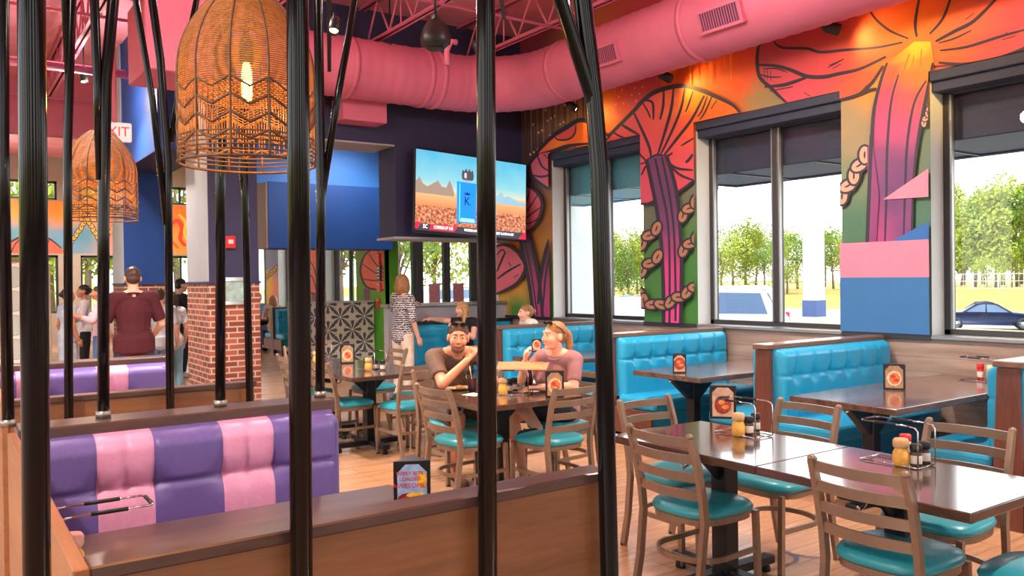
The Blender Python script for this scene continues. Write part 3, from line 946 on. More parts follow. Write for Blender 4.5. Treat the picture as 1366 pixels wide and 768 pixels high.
def booth_table(label, x0, x1, y0, y1, mat='tabletop_x', zt=.75):
    t = thing('booth_table', label, 'table', (x0, y0, 0), 0, 'booth tables')
    w, l = x1 - x0, y1 - y0
    b = MB(); b.box2((0, 0, zt - .045), (w, l, zt), .006, seg=2); b.build('tabletop', M[mat], t)
    b = MB(); b.box((.36, l / 2, .37), (.09, .09, .66), .005); b.build('column', M['black_metal'], t)
    b = MB(); b.prism([(.06, zt - .05), (.3, zt - .25), (.42, zt - .25), (.66, zt - .05)], l / 2 - .03, l / 2 + .03, 'Y'); b.build('bracket', M['black_metal'], t)
    b = MB(); b.box((.36, l / 2, .02), (.5, .09, .04), .006); b.box((.36, l / 2, .02), (.09, .5, .04), .006); b.build('foot_bar', M['black_metal'], t)
    b = MB(); b.box2((w - .06, .1, zt - .12), (w - .0, l - .1, zt - .045)); b.build('wall_cleat', M['black_metal'], t)
    b = MB(); b.ell((.02, l * .45, zt - .06), (.012, .012, .012)); b.build('bag_hook', M['chrome'], t)
    return t
booth_table('booth table with the chicken-dish table tent below the blue wall pier', 4.98, XW - .03, 2.93, 3.74)
booth_table('booth table between the two middle turquoise benches', 5.28, XW - .03, 4.86, 5.68)
booth_table('booth table behind the woman in the mauve shirt', 5.25, XW - .03, 6.85, 7.6)
booth_table('dark booth table of the near purple booth with the small table tent', .26, 1.55, 2.45, 3.16, 'cap')
booth_table('booth table hidden between the far purple bench and second half wall', .3, 1.45, 5.35, 6.0, 'cap')
booth_table('far booth table in front of the man in the blue shirt', 5.95, XF - .03, 19.3, 20.0)
# ------------------------------------------------------------------ painted murals
class Paint:
    """flat paint laid on a wall, clipped to the wall cells, colour per corner"""
    def __init__(self, cells, to3d, to2d):
        self.cells = cells; self.to3d = to3d; self.to2d = to2d
        self.v = []; self.f = []; self.c = []; self.layer = 1
    def idw(self, pts):
        P = [(self.to2d(x, y), lin(c)) for x, y, c in pts]
        def fn(a, b):
            ws = 0; r = [0, 0, 0]
            for (u, v), c in P:
                d = (u - a) ** 2 + (v - b) ** 2
                w_ = 1 / (d * d + 1e-5); ws += w_
                for k in range(3): r[k] += w_ * c[k]
            return (r[0] / ws, r[1] / ws, r[2] / ws, 1)
        return fn
    def clip(self, poly, cell):
        a0, a1, b0, b1 = cell
        for ax, lim, sg in ((0, a0, 1), (0, a1, -1), (1, b0, 1), (1, b1, -1)):
            out = []
            for i in range(len(poly)):
                p, q = poly[i - 1], poly[i]
                ip = (p[ax] - lim) * sg >= 0; iq = (q[ax] - lim) * sg >= 0
                if ip != iq:
                    t = (lim - p[ax]) / (q[ax] - p[ax])
                    out.append((p[0] + t * (q[0] - p[0]), p[1] + t * (q[1] - p[1])))
                if iq: out.append(q)
            poly = out
            if not poly: return []
        return poly
    def tri(self, t, col, d):
        for cell in self.cells:
            p = self.clip(t, cell)
            if len(p) >= 3:
                o = len(self.v)
                for a, b in p:
                    self.v.append(self.to3d(a, b, d))
                    self.c.append(col(a, b) if callable(col) else col)
                self.f.append(list(range(o, o + len(p))))
    def base(self, pts, step=.12, cells=None):
        col = self.idw(pts)
        for a0, a1, b0, b1 in self.cells:
            na = max(1, int((a1 - a0) / step)); nb = max(1, int((b1 - b0) / step))
            o = len(self.v)
            for j in range(nb + 1):
                for i in range(na + 1):
                    a = a0 + (a1 - a0) * i / na; b = b0 + (b1 - b0) * j / nb
                    self.v.append(self.to3d(a, b, .001)); self.c.append(col(a, b))
            for j in range(nb):
                for i in range(na):
                    k = o + j * (na + 1) + i; self.f.append([k, k + 1, k + na + 2, k + na + 1])
    def sub(self, tris, n):
        for _ in range(n):
            out = []
            for a, b, c in tris:
                m = lambda p, q: ((p[0] + q[0]) / 2, (p[1] + q[1]) / 2)
                ab, bc, ca = m(a, b), m(b, c), m(c, a)
                out += [(a, ab, ca), (ab, b, bc), (ca, bc, c), (ab, bc, ca)]
            tris = out
        return tris
    def poly(self, px, col, lift=None):
        self.layer += 1; d = .001 + self.layer * .00025
        P = [self.to2d(x, y) for x, y in px]
        tr = geometry.tessellate_polygon([[Vector((a, b, 0)) for a, b in P]])
        tris = [(P[i], P[j], P[k]) for i, j, k in tr]
        if isinstance(col, list): tris = self.sub(tris, 2); col = self.idw(col)
        else: col = lin(col)
        for t in tris: self.tri(list(t), col, d)
    def stroke(self, px, w, col=(44, 40, 54), taper=True, smooth=True):
        self.layer += 1; d = .001 + self.layer * .00025
        P = [Vector((x, y)) for x, y in px]
        if smooth and len(P) > 2:
            Q = []
            for i in range(len(P) - 1):
                p0 = P[max(0, i - 1)]; p1 = P[i]; p2 = P[i + 1]; p3 = P[min(len(P) - 1, i + 2)]
                for k in range(5):
                    t = k / 5
                    Q.append(.5 * ((2 * p1) + (p2 - p0) * t + (2 * p0 - 5 * p1 + 4 * p2 - p3) * t * t + (3 * p1 - p0 - 3 * p2 + p3) * t ** 3))
            Q.append(P[-1]); P = Q
        n = len(P); L = []; R = []
        for i in range(n):
            t = P[min(i + 1, n - 1)] - P[max(i - 1, 0)]
            if t.length < 1e-6: t = Vector((1, 0))
            t.normalize(); nn = Vector((-t.y, t.x))
            s = i / (n - 1)
            if taper is True: ww = w * (.35 + .65 * math.sin(PI * (.12 + .76 * s)))
            elif taper == 'end': ww = w * (1 - .8 * s)
            else: ww = w
            L.append(P[i] + nn * ww / 2); R.append(P[i] - nn * ww / 2)
        L = [self.to2d(p.x, p.y) for p in L]; R = [self.to2d(p.x, p.y) for p in R]; c = lin(col)
        for i in range(n - 1):
            self.tri([L[i], L[i + 1], R[i + 1]], c, d); self.tri([L[i], R[i + 1], R[i]], c, d)
    def ellipse(self, c, rx, ry, ang, col):
        ca, sa = math.cos(ang), math.sin(ang)
        self.poly([(c[0] + rx * math.cos(t) * ca - ry * math.sin(t) * sa, c[1] + rx * math.cos(t) * sa + ry * math.sin(t) * ca) for t in [2 * PI * k / 14 for k in range(14)]], col)
    def chain(self, px, w, col=(196, 140, 100), ink=(44, 40, 54)):
        """interlinked chain painted along a line"""
        P = [Vector((x, y)) for x, y in px]; seg = []
        tot = sum((b - a).length for a, b in zip(P, P[1:])); n = max(2, int(tot / (w * .56)))
        for k in range(n):
            s = (k + .5) / n * tot
            for a, b in zip(P, P[1:]):
                l = (b - a).length
                if s <= l: seg.append((a + (b - a) * (s / l), math.atan2((b - a).y, (b - a).x))); break
                s -= l
        for k, (c, a) in enumerate(seg):
            off = .55 if k % 2 else -.45
            self.ellipse(c, w * .56, w * .40, a + off, ink)
            self.ellipse(c, w * .44, w * .27, a + off, col)
            self.ellipse(c, w * .2, w * .05, a + off, ink)
    def build(self, name, parent, mat):
        me = bpy.data.meshes.new(name); me.from_pydata([tuple(v) for v in self.v], [], self.f)
        ca = me.color_attributes.new('paint', 'FLOAT_COLOR', 'POINT')
        ca.data.foreach_set('color', [x for c in self.c for x in c])
        me.materials.append(mat); me.update()
        o = bpy.data.objects.new(name, me); COL.objects.link(o); o.parent = parent
        return o

cells = []
yA, yZ = -2.0, 10.63
ordered = sorted(WINS[:4])
cells.append((yA, yZ, Z1 + .016, ZC))
edges = [yA] + [v for w in ordered for v in w if v > yA] + [yZ]
for i in range(0, len(edges) - 1, 2):
    cells.append((edges[i], edges[i + 1], Z0 + .006, Z1 + .016))
P = Paint(cells, lambda a, b, d: (XW - d, a, b), lambda x, y: (lambda p: (p.y, p.z))(onX(x, y, XW)))
INK = (46, 40, 56)
P.base([
 (700, 160, (88, 62, 66)), (715, 200, (70, 56, 58)), (735, 170, (120, 84, 66)), (755, 155, (150, 104, 60)), (775, 145, (196, 140, 60)), (795, 140, (250, 160, 40)), (812, 150, (255, 140, 20)),
 (828, 140, (236, 84, 60)), (848, 125, (214, 78, 84)), (870, 105, (206, 74, 86)), (700, 60, (150, 60, 80)), (860, 40, (200, 70, 80)), (900, 100, (246, 104, 30)), (935, 100, (255, 110, 10)), (985, 115, (250, 96, 24)), (1000, 100, (236, 84, 50)),
 (1010, 128, (158, 132, 86)), (1035, 135, (150, 128, 88)), (975, 135, (210, 110, 50)), (1005, 60, (230, 80, 70)),
 (705, 240, (88, 66, 70)), (712, 265, (120, 84, 66)), (730, 290, (156, 108, 62)), (735, 330, (176, 130, 66)), (715, 345, (180, 130, 60)), (685, 330, (236, 130, 40)), (700, 325, (214, 120, 50)),
 (690, 385, (226, 160, 70)), (715, 365, (206, 150, 66)), (735, 352, (110, 130, 60)), (720, 390, (70, 140, 50)), (690, 410, (72, 146, 50)), (730, 415, (66, 132, 52)), (670, 405, (214, 160, 66)),
 (862, 285, (112, 110, 92)), (920, 262, (110, 112, 92)), (870, 300, (100, 112, 82)), (865, 340, (76, 124, 66)), (925, 320, (78, 124, 66)), (870, 420, (66, 128, 52)), (925, 415, (66, 128, 52)), (925, 370, (70, 128, 60)),
 (1130, 150, (150, 128, 92)), (1145, 190, (140, 124, 94)), (1135, 240, (110, 122, 92)), (1140, 300, (72, 112, 86)), (1235, 200, (100, 120, 92)), (1232, 280, (72, 112, 88)), (1150, 120, (206, 140, 60)),
 (1300, 20, (214, 76, 84)), (1450, 200, (120, 90, 120)), (1500, 60, (210, 90, 60))])
# drips, dots in the dark corner
for k in range(26):
    x = 700 + k * 4.1; y = 150 + (k * 37 % 23) - k * .9; c = [(150, 110, 96), (92, 66, 66), (176, 130, 90), (120, 84, 76)][k % 4]
    P.stroke([(x, y - 40), (x + 1, y + 25 + (k * 13 % 31))], 3.2, c, 'end', False)
for k in range(26):
    x = 708 + (k * 29 % 64); y = 196 - (k * 47 % 60) + (10 if x < 725 else -14); P.ellipse((x, y), 1.3, 1.7, 0, (236, 186, 140))
for k in range(18):
    x = 812 + (k * 23 % 48); y = 150 - (k * 31 % 44) - (x - 812) * .35; P.ellipse((x, y), 1.2, 1.5, 0, (250, 150, 110))
for k in range(14):
    x = 868 + k * 9; c = [(255, 140, 30), (240, 90, 40), (255, 120, 10)][k % 3]
    P.stroke([(x, 60 - k), (x + 1, 98 + (k * 17 % 26) - k)], 4.5, c, 'end', False)
# big mushroom on the right
P.poly([(1012, 85), (1012, 62), (1022, 46), (1040, 10), (1080, -70), (1200, -170), (1400, -190), (1520, -10), (1430, 48), (1366, 66), (1340, 76), (1300, 85), (1250, 88), (1238, 80), (1220, 74), (1200, 77), (1187, 84), (1165, 108), (1147, 124), (1124, 132), (1090, 142), (1048, 138), (1030, 118), (1016, 106)],
 [(1020, 60, (186, 68, 90)), (1060, 85, (206, 78, 96)), (1060, 125, (206, 76, 94)), (1110, 60, (204, 64, 70)), (1100, 90, (214, 72, 80)), (1140, 50, (250, 84, 40)), (1160, 80, (250, 92, 40)), (1150, 110, (244, 86, 50)), (1190, 20, (255, 106, 14)), (1220, 40, (255, 126, 10)), (1200, 68, (255, 130, 16)), (1260, 30, (252, 92, 30)), (1262, 78, (252, 104, 30)), (1310, 60, (226, 74, 70)), (1340, 30, (202, 66, 84)), (1330, -10, (214, 70, 80)), (1360, 60, (210, 72, 90)), (1200, -100, (214, 70, 84)), (1050, 20, (190, 66, 88))])
P.poly([(1185, 84), (1168, 112), (1150, 124), (1172, 118), (1180, 100)], (250, 140, 40))
for s, w_ in (([(1024, 46), (1014, 62), (1012, 85), (1016, 104), (1030, 117), (1041, 128), (1054, 140)], 5), ([(1034, 56), (1046, 64), (1078, 65), (1097, 70), (1130, 67), (1170, 64), (1206, 57)], 4), ([(1012, 87), (1035, 88), (1055, 93), (1078, 102), (1100, 103), (1120, 99), (1150, 92), (1184, 76)], 5.5), ([(1082, 102), (1060, 110), (1045, 114), (1022, 116)], 5), ([(1014, 99), (1028, 103), (1044, 103)], 2.2), ([(1020, 92), (1038, 92), (1052, 97)], 2), ([(1163, 16), (1172, 28), (1190, 42), (1214, 52)], 3.5), ([(1229, -6), (1223, 30), (1225, 50)], 4), ([(1272, -8), (1260, 25), (1242, 46)], 3.5), ([(1334, -4), (1302, 28), (1276, 42), (1250, 56)], 5), ([(1298, 41), (1275, 52), (1254, 58)], 2.5), ([(1370, 40), (1334, 50), (1292, 63), (1256, 68)], 4), ([(1254, 84), (1290, 86), (1334, 78), (1372, 63)], 5), ([(1120, 134), (1150, 125), (1166, 110), (1180, 88)], 4.5), ([(1148, 126), (1160, 121), (1171, 118)], 3.5), ([(1108, 88), (1118, 84), (1128, 79)], 2), ([(1106, 91), (1120, 84)], 2), ([(1113, 92), (1124, 86)], 2), ([(1022, 92), (1022, 107)], 1.5), ([(1026, 92), (1026, 108)], 1.5), ([(1030, 95), (1031, 108)], 1.5), ([(1075, 124), (1084, 129)], 2), ([(1030, 122), (1060, 116)], 2.5), ([(1334, 52), (1346, 44)], 2), ([(1338, 54), (1358, 48)], 2), ([(1290, 27), (1302, 18)], 2)):
    P.stroke(s, w_, INK)
P.poly([(1187, 82), (1200, 74), (1222, 56), (1244, 56), (1248, 80), (1243, 100), (1234, 150), (1224, 200), (1221, 240), (1220, 330), (1159, 330), (1162, 260), (1165, 200), (1168, 150), (1177, 110)],
 [(1225, 68), ][:0] + [(1225, 66, (255, 206, 40)), (1210, 78, (255, 170, 24)), (1238, 85, (255, 140, 30)), (1195, 95, (244, 90, 60)), (1225, 105, (252, 120, 40)), (1190, 125, (214, 66, 96)), (1225, 130, (226, 80, 80)), (1180, 160, (176, 62, 108)), (1220, 170, (170, 66, 110)), (1175, 220, (120, 58, 104)), (1210, 225, (108, 56, 104)), (1190, 260, (104, 58, 104)), (1175, 300, (150, 60, 112)), (1205, 300, (120, 62, 112)), (1170, 320, (176, 62, 116))])  # stem paint, with the spotlight's yellow glow put into its top
for s, w_ in (([(1186, 84), (1177, 110), (1168, 150), (1165, 200), (1162, 260), (1160, 326)], 5), ([(1201, 100), (1191, 138), (1186, 200), (1185, 260), (1183, 322)], 3.5), ([(1238, 108), (1222, 138), (1213, 190), (1210, 250), (1208, 316)], 3.5), ([(1247, 84), (1242, 110), (1234, 150), (1226, 195), (1221, 240)], 5), ([(1221, 240), (1219, 300), (1219, 326)], 3), ([(1216, 72), (1208, 95), (1205, 105)], 2), ([(1222, 74), (1218, 92)], 2), ([(1232, 66), (1230, 90)], 2)):
    P.stroke(s, w_, INK if w_ > 2 else (220, 110, 20))
P.chain([(1122, 268), (1140, 238), (1160, 200)], 26, (206, 150, 122)); P.chain([(1234, 168), (1243, 146), (1252, 130)], 12, (206, 150, 122))
P.poly([(1162, 330), (1160, 196), (1168, 196), (1176, 260), (1172, 330)], (132, 58, 106)); P.stroke([(1166, 180), (1163, 250), (1160, 326)], 5, INK, False)
P.poly([(1181, 266.5), (1243, 224), (1243, 262.5)], (214, 130, 150)); P.poly([(1190, 323), (1243, 295), (1243, 323)], (40, 104, 170))
P.poly([(1120, 325), (1245, 319), (1245, 369.5), (1120, 370)], (212, 128, 152)); P.poly([(1120, 370), (1245, 369.5), (1246, 460), (1120, 446)], (52, 112, 166))
# middle mushroom
P.poly([(803, 196), (817, 180), (848, 149), (862, 134), (880, 122), (910, 115), (930, 118), (955, 128), (980, 140), (994, 154), (935, 238), (906, 258), (874, 271), (850, 275), (846, 230)],
 [(830, 170, (224, 84, 90)), (870, 140, (226, 86, 84)), (860, 180, (222, 82, 92)), (900, 125, (240, 100, 60)), (925, 135, (255, 140, 30)), (950, 135, (255, 150, 10)), (930, 165, (252, 100, 40)), (975, 145, (250, 110, 30)), (900, 190, (226, 82, 88)), (925, 210, (222, 80, 92)), (870, 250, (214, 80, 100)), (915, 245, (216, 78, 92))])
for s, w_ in (([(803, 196), (817, 180), (848, 149), (862, 134), (880, 122), (910, 115), (930, 118), (955, 128), (980, 140), (992, 152)], 6), ([(849, 151), (858, 170), (869, 195), (872, 210)], 4), ([(864, 134), (874, 138), (875, 160)], 3.5), ([(861, 138), (868, 150), (871, 158)], 2.5), ([(889, 121), (888, 142), (884, 160)], 3.5), ([(902, 118), (899, 145), (890, 178), (881, 206)], 4), ([(917, 118), (912, 145), (900, 175), (885, 206)], 3.5), ([(928, 122), (922, 140), (918, 150)], 2.5), ([(943, 128), (926, 160), (906, 186), (889, 208)], 4), ([(947, 129), (940, 148), (934, 156)], 2.5), ([(953, 130), (944, 150), (937, 160)], 2.5), ([(960, 134), (952, 146)], 2.5), ([(930, 184), (920, 190), (912, 195)], 2.5), ([(928, 206), (922, 214), (918, 217)], 4), ([(896, 218), (908, 225), (928, 227)], 3.5), ([(898, 222), (912, 234), (930, 241)], 3.5), ([(904, 259), (918, 250), (930, 240)], 4), ([(857, 272), (868, 272), (876, 268)], 4), ([(848, 196), (860, 209), (866, 215)], 2.5), ([(858, 219), (868, 216)], 3.5), ([(859, 234), (864, 224), (868, 219)], 2.5), ([(866, 214), (880, 207), (892, 209), (901, 204)], 3.5), ([(820, 176), (835, 184), (850, 186)], 3), ([(832, 166), (845, 174), (856, 180)], 4)):
    P.stroke(s, w_, INK)
P.poly([(866, 214), (880, 208), (893, 209), (899, 228), (906, 258), (910, 290), (912, 330), (913, 380), (911, 436), (889, 436), (888, 390), (886, 330), (880, 280), (872, 240)],
 [(880, 220, (112, 62, 100)), (892, 260, (104, 60, 98)), (895, 300, (118, 62, 104)), (900, 330, (160, 62, 112)), (900, 360, (208, 62, 128)), (900, 425, (226, 68, 140))])
for s, w_ in (([(866, 213), (872, 240), (880, 280), (886, 325), (889, 390), (889, 436)], 5), ([(893, 209), (900, 230), (907, 260), (911, 300), (913, 350), (912, 436)], 5), ([(878, 212), (886, 250), (894, 290), (897, 340), (897, 432)], 3), ([(887, 210), (897, 260), (903, 310), (905, 380), (905, 428)], 3)):
    P.stroke(s, w_, INK, False)
for c_ in ([(856, 330), (870, 314), (885, 300)], [(911, 292), (922, 280), (936, 264)], [(856, 366), (872, 350), (887, 338)], [(912, 338), (924, 326), (938, 312)], [(854, 384), (864, 402), (880, 408), (898, 403), (914, 394), (938, 380)]):
    P.chain(c_, 21, (176, 122, 90))
# orange mushroom above the first window
P.poly([(718, 208), (730, 194), (745, 180), (760, 171), (777, 161), (792, 164), (806, 174), (817, 182), (803, 196), (788, 196), (762, 197), (744, 202), (726, 209)], [(730, 200, (244, 92, 30)), (765, 185, (252, 112, 14)), (800, 185, (255, 120, 10)), (750, 178, (250, 140, 60))])
P.poly([(746, 182), (760, 174), (772, 166), (772, 178), (765, 187), (752, 187)], (228, 86, 80))
for s, w_ in (([(716, 210), (730, 194), (745, 180), (760, 171), (777, 161), (792, 164), (806, 174), (818, 183)], 6), ([(718, 208), (744, 201), (762, 195), (790, 192)], 4.5), ([(745, 183), (750, 187), (764, 186), (772, 178), (773, 167)], 2.5), ([(749, 200), (750, 206)], 2), ([(772, 195), (772, 200)], 2)):
    P.stroke(s, w_, INK)
P.poly([(722, 206), (738, 203), (745, 220), (742, 254), (727, 247), (714, 235), (711, 221)], (208, 88, 106))
for s, w_ in (([(724, 205), (714, 215), (711, 222), (715, 236), (727, 246), (740, 254)], 5), ([(722, 208), (728, 222), (740, 230)], 2.5), ([(716, 234), (728, 236), (740, 233)], 3), ([(730, 206), (736, 212)], 2)):
    P.stroke(s, w_, INK)
# mushrooms beside the television
P.poly([(696, 250), (707, 248), (721, 257), (728, 272), (723, 294), (710, 308), (698, 312)], [(710, 260, (206, 90, 108)), (715, 290, (196, 80, 100))])
for s, w_ in (([(700, 249), (708, 248), (721, 257), (728, 272), (723, 294), (711, 308), (700, 312)], 4), ([(700, 292), (712, 276), (722, 260)], 2), ([(701, 286), (708, 268), (712, 253)], 2), ([(701, 296), (716, 284), (727, 276)], 2), ([(702, 300), (716, 296), (724, 290)], 2), ([(702, 280), (703, 262)], 2)):
    P.stroke(s, w_, INK)
P.poly([(697, 308), (710, 306), (718, 340), (725, 380), (730, 432), (718, 432), (711, 378), (703, 340)], [(705, 315, (96, 56, 92)), (718, 400, (166, 64, 112))])
P.poly([(745, 300), (734, 330), (727, 366), (723, 400), (722, 432), (745, 432)], [(740, 320, (100, 56, 94)), (733, 410, (176, 66, 120))])
P.poly([(660, 332), (672, 327), (681, 327), (692, 333), (700, 342), (706, 354), (703, 366), (694, 378), (680, 386), (660, 394)], [(680, 350, (232, 110, 130)), (675, 380, (224, 104, 124))])
for s, w_ in (([(697, 308), (703, 340), (711, 378), (718, 432)], 5), ([(710, 306), (718, 340), (725, 380), (730, 432)], 5), ([(704, 315), (714, 365), (722, 420)], 2), ([(743, 310), (734, 332), (727, 366), (723, 405)], 5), ([(740, 330), (733, 370), (729, 420)], 2.5), ([(660, 332), (672, 327), (681, 327), (692, 333), (700, 342), (706, 354), (703, 366), (694, 378), (680, 386), (660, 395)], 4.5), ([(668, 372), (682, 362), (700, 352)], 3), ([(668, 362), (674, 348), (679, 336)], 3), ([(684, 350), (687, 355)], 2), ([(690, 370), (697, 366)], 2), ([(668, 340), (675, 333), (680, 338)], 2)):
    P.stroke(s, w_, INK)
P.build('mural', wall_right, M['mural'])

# far painting on the green wall beyond the lobby
cells = [(14.0, 15.24, 1.0, 3.2), (16.8, 18.25, 1.0, 3.2), (19.8, 20.7, 1.0, 3.2)]
wf = [o for o in bpy.data.objects if o.name.startswith('wall_right_far')][0]
P = Paint(cells, lambda a, b, d: (XF - d, a, b), lambda x, y: (lambda p: (p.y, p.z))(onX(x, y, XF)))
P.base([(505, 420, (84, 164, 44)), (490, 410, (84, 164, 44)), (480, 350, (110, 150, 50)), (505, 340, (226, 120, 100)), (420, 420, (90, 140, 60)), (418, 340, (240, 120, 60)), (405, 380, (236, 96, 84)), (365, 340, (110, 130, 170)), (358, 380, (240, 190, 80)), (370, 390, (240, 140, 120)), (360, 350, (120, 140, 180))])
P.poly([(516, 334), (495, 330), (485, 342), (481, 356), (483, 372), (490, 383), (500, 387), (516, 386)], [(490, 350, (238, 96, 80)), (510, 375, (236, 104, 90))])
for s, w_ in (([(500, 330), (487, 340), (481, 358), (484, 374), (492, 384), (514, 387)], 3), ([(513, 366), (500, 350), (492, 338)], 1.6), ([(513, 370), (498, 362), (484, 352)], 1.6), ([(513, 374), (498, 374), (485, 372)], 1.6), ([(512, 360), (506, 345), (504, 334)], 1.6)): P.stroke(s, w_, INK)
P.poly([(485, 384), (494, 386), (493, 408), (487, 408)], (124, 66, 110))
P.poly([(404, 340), (415, 336), (428, 340), (428, 380), (420, 392), (412, 388), (405, 370)], (240, 104, 88)); P.poly([(416, 390), (424, 390), (426, 420), (418, 420)], (130, 70, 110))
for s, w_ in (([(412, 345), (420, 360), (424, 385)], 1.6), ([(410, 360), (418, 372), (422, 388)], 1.6), ([(425, 345), (424, 365), (424, 385)], 1.6), ([(404, 372), (412, 388), (420, 392)], 2.4)): P.stroke(s, w_, INK)
P.chain([(354, 372), (364, 362), (374, 352)], 7, (220, 170, 70))
P.build('mural', wf, M['mural'])

# orange painting over the far windows
cells = [(-5.8, XF, 2.5, 3.95)]
wb = [o for o in bpy.data.objects if o.name.startswith('wall_back_far')][0]
P = Paint(cells, lambda a, b, d: (a, YB - d, b), lambda x, y: (lambda p: (p.x, p.z))(onY(x, y, YB)))
P.base([(10, 280, (250, 160, 60)), (5, 310, (80, 150, 170)), (50, 300, (84, 150, 176)), (70, 285, (250, 140, 40)), (85, 318, (100, 150, 180)), (100, 285, (250, 150, 30)), (110, 310, (80, 140, 160)), (130, 280, (255, 170, 50)), (150, 300, (244, 120, 90)), (240, 290, (250, 120, 30)), (240, 320, (250, 150, 60)), (30, 275, (250, 150, 50))], .2)
P.poly([(-20, 346), (2, 330), (25, 317), (45, 314), (65, 318), (82, 330), (90, 346)], (238, 96, 66))
for s, w_ in (([(-10, 340), (2, 330), (25, 317), (45, 314), (65, 318), (82, 331)], 3), ([(14, 340), (20, 326), (28, 318)], 2), ([(30, 340), (36, 326)], 2), ([(60, 334), (66, 320)], 2)): P.stroke(s, w_, INK)
P.chain([(94, 324), (108, 304), (118, 286)], 9, (250, 180, 40)); P.chain([(134, 322), (122, 302), (112, 284)], 9, (250, 180, 40)); P.chain([(142, 316), (152, 302)], 8, (250, 180, 40))
P.stroke([(228, 300), (236, 294), (243, 304), (240, 318), (247, 328)], 6, (226, 60, 30)); P.stroke([(238, 286), (247, 296), (246, 312), (253, 326)], 4, (255, 196, 60)); P.stroke([(226, 318), (233, 326), (238, 331)], 4, (244, 90, 30))
P.build('mural', wb, M['mural'])
# ------------------------------------------------------------------ outdoors beyond the glass
def gz(x):
    """height of the ground outdoors, falling to the road and rising to the far bank"""
    if x < 8: return -.12
    if x < 40: return -.12 - (x - 8) / 32 * 1.1
    if x < 62: return -1.22
    if x < 84: return -1.22 + (x - 62) / 22 * 1.3
    return .08
b = MB()
xs = [7.43, 12, 20, 30, 40, 50, 62, 70, 78, 84, 120, 260]; ysg = [-60 + 20 * k for k in range(16)]
vv = [(x, y, gz(x)) for y in ysg for x in xs]; n = len(xs)
ff = [(j * n + i, j * n + i + 1, (j + 1) * n + i + 1, (j + 1) * n + i) for j in range(len(ysg) - 1) for i in range(n - 1)]
mats = [1 if xs[i] < 20 else (1 if 40 <= xs[i] < 62 else 0) for j in range(len(ysg) - 1) for i in range(n - 1)]
b.add(vv, ff); b.mi = mats
gr = b.build('outdoor_ground', [M['grass'], M['asphalt']]); struct(gr)
b = MB(); b.box2((-90, 26.4, -.3), (7.3, 200, -.1)); b.box2((-90, -60, -.3), (-6.3, 26.3, -.12)); b.box2((-6.2, -60, -.3), (7.4, -4.3, -.12))
struct(b.build('outdoor_lawn', M['grass']))
b = MB(); b.add([(-90, 52, -.1), (8, 52, -.1), (8, 75, 8), (-90, 75, 8)], [(0, 1, 2, 3)]); struct(b.build('outdoor_bank', plain('bright_green_bank', (176, 206, 96), .95, var=.25, vscale=.5)))  # mottled yellow-green grass colour
# kerb strip of dry grass between the car park and the road
b = MB(); b.box2((30, -40, gz(32) - .1), (38.5, 120, gz(36) + .22), .1); tag(b.build('grass_verge', M['grass']), 'strip of dry yellow grass between the car park and the road outside the windows', 'grass'); 
bpy.data.objects['grass_verge']['kind'] = 'stuff'

# roof canopies outside the windows
def canopy(label, y0, y1, mat):
    t = thing('window_canopy', label, 'canopy', (XW + .32, (y0 + y1) / 2, 2.76), 0)
    h = (y1 - y0) / 2
    b = MB(); b.box2((0, -h, .02), (1.12, h, .5), .01); b.build('canopy_deck', M[mat], t)
    b = MB(); b.box2((1.05, -h, 0), (1.14, h, .54), .01); b.box2((0, -h, 0), (1.1, -h + .06, .54)); b.box2((0, h - .06, 0), (1.1, h, .54)); b.build('fascia', M[mat], t)
    r = MB(); k = -h + .5
    while k < h - .1: r.box2((0, k, .005), (1.06, k + .03, .03)); k += 1.1
    r.build('rafter', M['alu_light'] if mat == 'awning2' else M['alu'], t)
    return t
canopy('dark metal canopy outside the two windows on the right', -3.0, 7.2, 'awning')
canopy('teal metal canopy outside the window behind the seated woman', 7.5, 10.3, 'awning2')

# sign pylon
p = atD(1086, 415, 58); 
t = thing('sign_pylon', 'tall white sign pylon with a blue base standing on the verge outside', 'pylon', (p.x, p.y, gz(p.x)), 0)
b = MB(); b.box((0, 0, .5), (1.15, 1.15, 1.3), .03); b.build('pylon_base', plain('blue_pylon_base', (64, 84, 130), .7), t)
b = MB(); b.box((0, 0, 7), (1.05, 1.05, 12.5), .04); b.build('pylon_shaft', plain('white_pylon', (245, 246, 248), .5, var=.02), t)
# chain-link fence in posts and rails
t = thing('boundary_fence', 'pale metal boundary fence in front of the trees outside', 'fence', (86, 40, gz(86)), 0)
b = MB()
for k in range(-40, 41): b.box((0, k * 2.4, .75), (.08, .08, 1.6))
b.build('fence_posts', plain('galvanised_fence', (214, 218, 220), .6), t)
bpy.data.objects['fence_posts']['kind'] = 'stuff'
b = MB()
for z in (.1, .8, 1.5): b.box((0, 0, z), (.05, 194, .05))
b.build('fence_rail', bpy.data.materials['galvanised_fence'], t)
b = MB()
for k in range(-200, 200): b.add([(0, k * .48, .1), (0, k * .48 + .03, .1), (0, k * .48 + .03, 1.5), (0, k * .48, 1.5)], [(0, 1, 2, 3)])
o = b.build('fence_mesh', bpy.data.materials['galvanised_fence'], t); o['kind'] = 'stuff'

